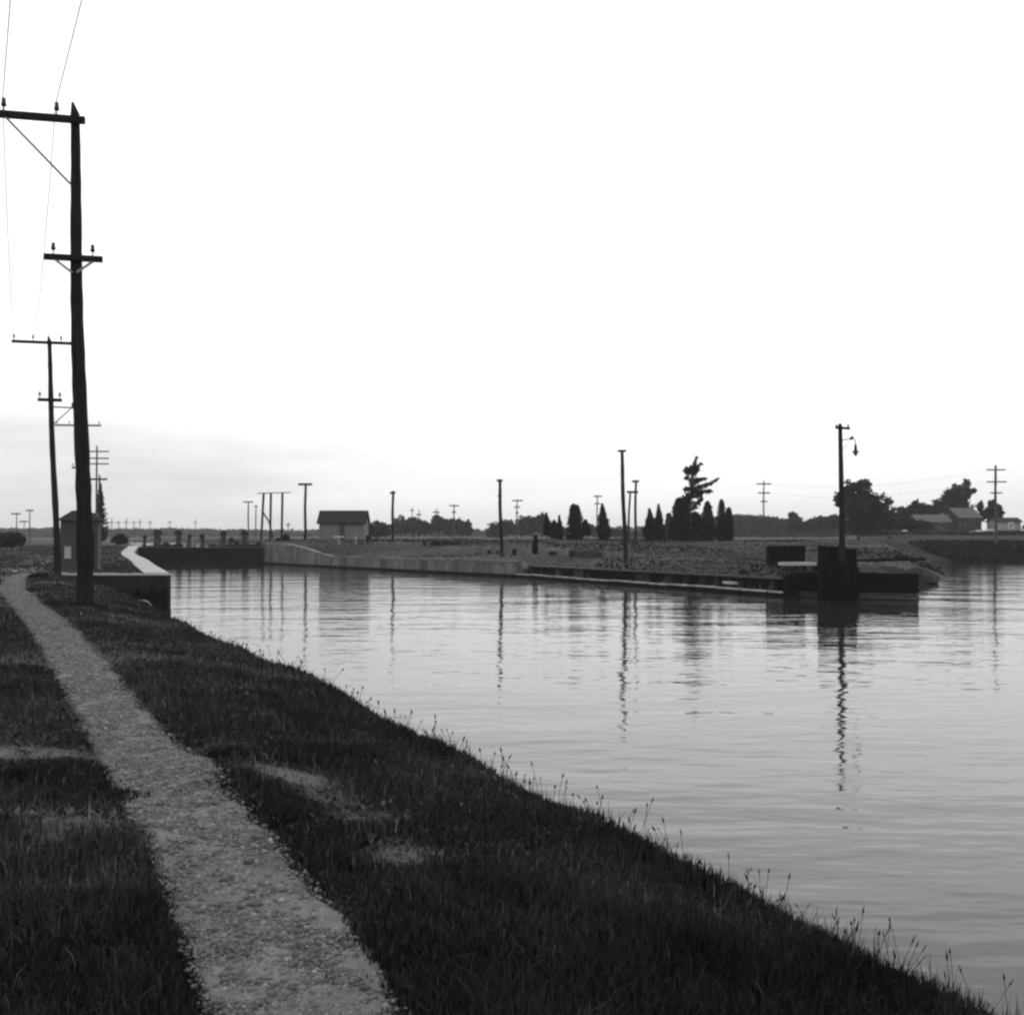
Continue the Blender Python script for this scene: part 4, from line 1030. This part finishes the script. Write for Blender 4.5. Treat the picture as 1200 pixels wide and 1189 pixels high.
def broadleaf(label, d, lobes, seed, pyb, px0, n=2600, size=.36, m='leaf', name='broadleaf_tree', group=None, cat='tree', depth=.8, trunk=True, dens=1.0):
    """lobes: (px, py, rx px, ry px)"""
    x_ = PX(px0, d); hz = Hs(x_, d)
    q = empty(name, (x_, d, hz), label, cat, group)
    rs = RND(seed); areas = np.array([l_[2]*l_[3] for l_ in lobes]); k = 1/FPX*d
    Ps = []
    mb = MB()
    for (lx_, ly_, rx, ry), ar in zip(lobes, areas):
        nn = int(n*ar/areas.sum()*dens)
        a = rs.normal(0, 1, (nn, 3)); a /= np.linalg.norm(a, axis=1)[:, None]
        rad = rs.uniform(.25, 1, nn)**.45
        lump = 1 + .16*np.sin(a[:, 0]*6 + seed) * np.cos(a[:, 2]*7) + .12*np.sin(a[:, 2]*11 + a[:, 1]*9)
        P = a*(rad*lump)[:, None]*np.array((rx*k, depth*(rx+ry)/2*k, ry*k)) + np.array((PX(lx_, d) - x_, rs.uniform(-.4, .4), PZ(ly_, d) - hz))
        nk = max(8, int(26*np.sqrt(ar)/12)); kc = rs.normal(0, 1, (nk, 3)); kc /= np.linalg.norm(kc, axis=1)[:, None]; kc *= rs.uniform(.55, 1.02, nk)[:, None]
        R3 = np.array((rx*k, depth*(rx+ry)/2*k, ry*k)); cen = np.array((PX(lx_, d) - x_, 0, PZ(ly_, d) - hz))
        who = rs.randint(0, nk, nn); Q_ = (kc[who] + rs.normal(0, 1, (nn, 3))*.13)*R3 + cen
        core = rs.uniform(0, 1, nn) < .48
        P = np.where(core[:, None], cen + (P - cen)*.82, Q_)
        Ps.append(P[P[:, 2] > .1])
        c = np.array((PX(lx_, d) - x_, 0, PZ(ly_, d) - hz)); mb.tube([(0, 0, c[2]*.25), c*np.array((.6, 1, .7)), c], [.16, .1, .04], 5)
    if trunk:
        mb.tube([(0, 0, -.3), (0, 0, PZ(min(l_[1] for l_ in lobes), d)*.5 + .3)], [.26, .12], 7)
        mb.build('trunk', M['bark'], q)
    crown(q, np.vstack(Ps), size, M[m], rs)
    return q
broadleaf('large dark round headed tree directly behind the lamp post', 185, ((1003, 578, 18, 15), (1020, 592, 17, 14), (990, 585, 12, 14), (1008, 602, 24, 16), (1000, 616, 14, 10), (1030, 600, 12, 12), (1012, 568, 9, 7), (1022, 612, 18, 12), (1036, 610, 12, 10)), 21, 634, 1006, 7600, .36)
broadleaf('thin pale leaved tree at the right shoulder of the large dark tree', 190, ((1041, 588, 6, 8), (1044, 602, 7, 11)), 22, 634, 1043, 420, .28)
broadleaf('spreading tree beside the low cottage', 235, ((1060, 600, 12, 8), (1075, 597, 12, 9), (1073, 590, 4, 5), (1056, 610, 12, 9), (1088, 600, 14, 8)), 23, 620, 1068, 2600, .4)
broadleaf('tallest far tree with two knobs on its crown behind the grey roofs', 245, ((1116, 585, 14, 12), (1104, 594, 14, 10), (1130, 578, 9, 9), (1134, 566.5, 4.5, 5), (1140, 575, 5, 4), (1125, 592, 14, 10), (1122, 574, 8, 6)), 24, 615, 1120, 3800, .4)
broadleaf('low dark thicket filling the space between the large tree and the cottages', 200, ((1046, 614, 14, 7), (1064, 615, 14, 7), (1082, 616, 10, 6)), 38, 626, 1060, 2200, .36, name='thicket', cat='bushes', trunk=False)
broadleaf('narrow small tree left of the large three armed pole', 235, ((1149, 594, 3.5, 7), (1151, 603, 5, 8)), 25, 618, 1149, 700, .34)
broadleaf('dark pointed tree right behind the large three armed pole', 232, ((1163, 592, 6, 8), (1160, 602, 9, 9), (1168, 600, 8, 10)), 26, 618, 1162, 1500, .36)
broadleaf('dark clipped hedge at the far right edge beside the pale cabin', 222, ((1206, 617, 7, 8), (1216, 617, 7, 8)), 27, 626, 1208, 900, .34, cat='hedge', name='hedge')
# tree line: individual trees
lineup = [(433, 620, 10, 7, 'low bush'), (446, 619, 10, 8, 'bush'), (470, 615, 14, 9, 'tree'), (485, 614, 12, 9, 'tree'), (497, 617, 9, 8, 'bush'), (514, 612, 10, 9, 'tree'),
          (528, 617, 7, 9, 'tree'), (538, 616, 9, 9, 'tree'), (548, 617, 5, 8, 'bush'), (579, 621, 9, 8, 'bush'), (592, 617, 13, 9, 'tree'), (611, 616, 12, 9, 'tree'), (624, 613, 10, 9, 'tree'),
          (635, 611, 9, 10, 'tree'), (652, 620, 10, 8, 'bush'), (693, 621, 12, 6, 'bush'), (722, 624, 12, 4, 'bush'), (930, 607, 5, 7, 'tree'), (934, 614, 9, 7, 'bush'), (950, 614, 8, 6, 'bush'), (962, 612, 9, 7, 'tree'), (976, 610, 9, 7, 'tree')]
where = ['immediately right of the shed', 'second right of the shed', 'directly behind the stubby topped pole', 'right of the stubby topped pole', 'lower, under the very faint slim poles', 'with the highest round crown of the left line',
         'under the faint two armed pole', 'just right of the faint two armed pole', 'last of the left line before the open gap', 'first after the open gap', 'behind the wall corner pole', 'below the faint three armed pole', 'left of the first pointed evergreen',
         'rising behind the first pointed evergreen', 'behind the short evergreens', 'between the close pair and the tear shaped evergreen', 'lowest, behind the tall leaning pole', 'small and upright, right of the wooded rise', 'low beside the small upright tree', 'left of the lamp post, mid height', 'close left of the lamp post', 'touching the large dark tree on its left']
for k, ((px, pyc, rx, ry, kd), wh) in enumerate(zip(lineup, where)):
    d = 330.0 if px < 740 else 300.0
    if k in (0, 1): d = 260.0
    broadleaf(f'{"grey green tree" if kd == "tree" else "grey rounded bush"} {wh}', d, ((px, pyc, rx, ry), (px - rx*.4, pyc + ry*.5, rx*.8, ry*.7), (px + rx*.4, pyc + ry*.5, rx*.8, ry*.7)), 100 + k, 632, px, 1300, .55,
              'leaf' if k != 5 else 'leaf', 'line_tree' if kd == 'tree' else 'line_bush', 'trees of the far line', kd, trunk=(kd == 'tree'))
# wooded rise and far woods
def woods(name, label, d0, pts_, n, size, seed, m='wood_far', thick=30):
    rs = RND(seed); pxs = np.array([p[0] for p in pts_]); pys = np.array([p[1] for p in pts_])
    px = rs.uniform(pxs[0], pxs[-1], n); top = np.interp(px, pxs, pys) + 1.6*(vnoise(px*.45, px*0, seed) - .5)*2
    d = d0 + rs.uniform(0, thick, n); x = (px - HX)/FPX*d0*1.0
    zt_ = EYE + (HY - top)/FPX*d0
    z0 = H(x, d)
    z = z0 + (zt_ - z0)*rs.uniform(0, 1, n)**.8
    V, Q = quad_cloud(np.stack([x, d, z], 1), None, size, rs)
    o = tri_mesh(name, V, Q, M[m], np.repeat(rs.uniform(.5, 1.6, n), 4))
    return tag(o, label, 'woods', kind='stuff')
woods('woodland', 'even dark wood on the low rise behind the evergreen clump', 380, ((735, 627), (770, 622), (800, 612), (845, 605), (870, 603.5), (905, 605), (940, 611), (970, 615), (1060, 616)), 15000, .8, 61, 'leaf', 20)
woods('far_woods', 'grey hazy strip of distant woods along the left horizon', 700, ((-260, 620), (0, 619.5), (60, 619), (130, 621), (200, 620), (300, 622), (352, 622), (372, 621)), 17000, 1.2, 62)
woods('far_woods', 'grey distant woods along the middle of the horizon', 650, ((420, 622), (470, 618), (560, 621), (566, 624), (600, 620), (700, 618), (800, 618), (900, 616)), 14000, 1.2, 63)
def tufts(name, label, region, n, hmin, hmax, wd, seed, m='leaf', cond=None, lo=.5, hi=1.5):
    rs = RND(seed); x0, x1, y0, y1 = region
    y = rs.uniform(y0, y1, n); px = rs.uniform(x0, x1, n); x = (px - HX)/FPX*y
    z = H(x, y); k = (z > WL + .1)
    if cond is not None: k &= cond(x, y, rs)
    x, y, z = x[k], y[k], z[k]; n = len(x)
    h = rs.uniform(hmin, hmax, n); a = rs.uniform(0, np.pi, n); w_ = wd*rs.uniform(.5, 1.5, n)
    dx, dy = np.cos(a)*w_/2, np.sin(a)*w_/2; l1, l2 = rs.normal(0, .4, n)*h, rs.normal(0, .4, n)*h
    V = np.stack([np.stack([x-dx, y-dy, z-.03], 1), np.stack([x+dx, y+dy, z-.03], 1), np.stack([x+dx*.6+l1, y+dy*.6+l2, z+h*.8], 1), np.stack([x-dx*.5+l1, y-dy*.5+l2, z+h], 1)], 1)
    o = tri_mesh(name, V.reshape(-1, 3), (np.arange(n)*4)[:, None] + np.arange(4)[None], M[m], np.repeat(rs.uniform(lo, hi, n), 4))
    return tag(o, label, 'scrub', kind='stuff')
tufts('shore_scrub', 'dark scrub covering the far bank on the right down to the water', (1060, 1330, 153, 174), 30000, .12, .75, .5, 64, cond=lambda x, y, rs: rs.uniform(0, 1, len(x)) < sstep(.36, .40, x/y)*(.35 + .9*vnoise(x*.2, y*.3, 79)), lo=.3, hi=1.1)
tufts('field_grass', 'rough weedy grass and low growth over the land across the canal', (310, 1110, 64, 170), 60000, .03, .10, .22, 71, 'turf', lambda x, y, rs: (x > np.interp(y, [45, 66, 100, 144, 1000], [15, -2, -20, -36, -349])) & (segdist(x, y, PW + PE[1:]) > 1.3) & (segdist(x, y, RW) > 1.2) & (rs.uniform(0, 1, len(x)) < .15 + .9*vnoise(x*.14, y*.10, 72)**1.5), .6, 1.8)
tufts('lawn_grass', 'short turf and weeds over the lawn and field left of the quay wall', (-260, 175, 54.5, 150), 60000, .02, .10, .16, 75, 'grass', lambda x, y, rs: (x < np.interp(y, [55, 68, 80, 95, 108, 121, 144, 150], [-18.5, -23.5, -27.9, -33.9, -38.6, -42.8, -50.4, -54])) & (rs.uniform(0, 1, len(x)) < .2 + .9*vnoise(x*.2, y*.12, 76)), .6, 2.6)
tufts('field_weeds', 'darker weeds scattered in patches over the land across the canal', (310, 1110, 66, 175), 14000, .05, .22, .30, 73, 'leaf', lambda x, y, rs: (x > np.interp(y, [45, 66, 100, 144, 1000], [15, -2, -20, -36, -349])) & (segdist(x, y, PW + PE[1:]) > 1.3) & (segdist(x, y, RW) > 1.2) & (vnoise(x*.11, y*.07, 74) > .63), .3, 1.3)
woods('brushwood', 'dark brushwood below the cottages on the far slope', 205, ((1030, 624), (1060, 625), (1120, 625), (1200, 624), (1330, 622)), 9000, .4, 65, 'leaf', 12)
broadleaf('dark bush mass at the left edge of the picture beyond the track', 118, ((5, 632, 17, 9), (20, 632, 9, 7), (-15, 631, 16, 9)), 31, 645, 3, 2600, .28, name='bush', cat='bush', trunk=False)
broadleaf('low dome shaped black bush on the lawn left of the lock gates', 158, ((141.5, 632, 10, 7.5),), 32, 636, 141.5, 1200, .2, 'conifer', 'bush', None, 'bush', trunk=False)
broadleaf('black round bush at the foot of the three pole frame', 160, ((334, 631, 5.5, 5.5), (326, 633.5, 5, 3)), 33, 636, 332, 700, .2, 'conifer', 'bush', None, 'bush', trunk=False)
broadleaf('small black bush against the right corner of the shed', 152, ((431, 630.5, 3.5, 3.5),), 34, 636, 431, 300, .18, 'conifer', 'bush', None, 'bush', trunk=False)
conifer('narrow spiky dark tree just right of the nearest power pole', 118, 566, 633, 19, 155, 35, 'cone', n=1500)
broadleaf('dark spreading weeds on the bank before the shed', 138, ((405, 643, 16, 3.5), (380, 642, 8, 2.5)), 36, 648, 400, 900, .16, 'leaf', 'weed_patch', None, 'weeds', trunk=False)
broadleaf('dark low scrub patch on the bank right of the stubby pole', 128, ((520, 638, 22, 3.5), (500, 641, 14, 3)), 37, 645, 515, 1200, .18, 'leaf', 'scrub_patch', None, 'scrub', trunk=False)

mb = MB(); mb.blob((0, 0, 0), (.42, .3, .14), 5, .15, 10, 6)
x_ = PX(45, 41); o = mb.build('flat_stone', M['dark'], None, False, (x_, 41, Hs(x_, 41) + .08)); tag(o, 'flat dark stone in the grass beside the bend of the path', 'stone')
mb = MB(); mb.blob((0, 0, 0), (.2, .2, .14), 6, .15, 10, 6)
x_ = PX(86, 52); o = mb.build('small_stone', M['dark'], None, False, (x_, 52, Hs(x_, 52) + .06)); tag(o, 'small dark stone near the foot of the hut', 'stone')

# ------------------------------------------------------------------ haze
hz = bpy.data.materials.new('haze'); hz.use_nodes = True
t = hz.node_tree; t.nodes.clear()
ho = N(t, 'ShaderNodeOutputMaterial'); pv_ = N(t, 'ShaderNodeVolumePrincipled')
pv_.inputs['Color'].default_value = (.9, .9, .9, 1); pv_.inputs['Density'].default_value = .00022; pv_.inputs['Anisotropy'].default_value = .2
t.links.new(pv_.outputs[0], ho.inputs['Volume'])
mb = MB(); mb.box(-3050, 3050, -3050, 3050, -5.6, 40)
o = mb.build('haze', hz); tag(o, 'thin pale haze in the air over the flat land', 'haze', kind='stuff')
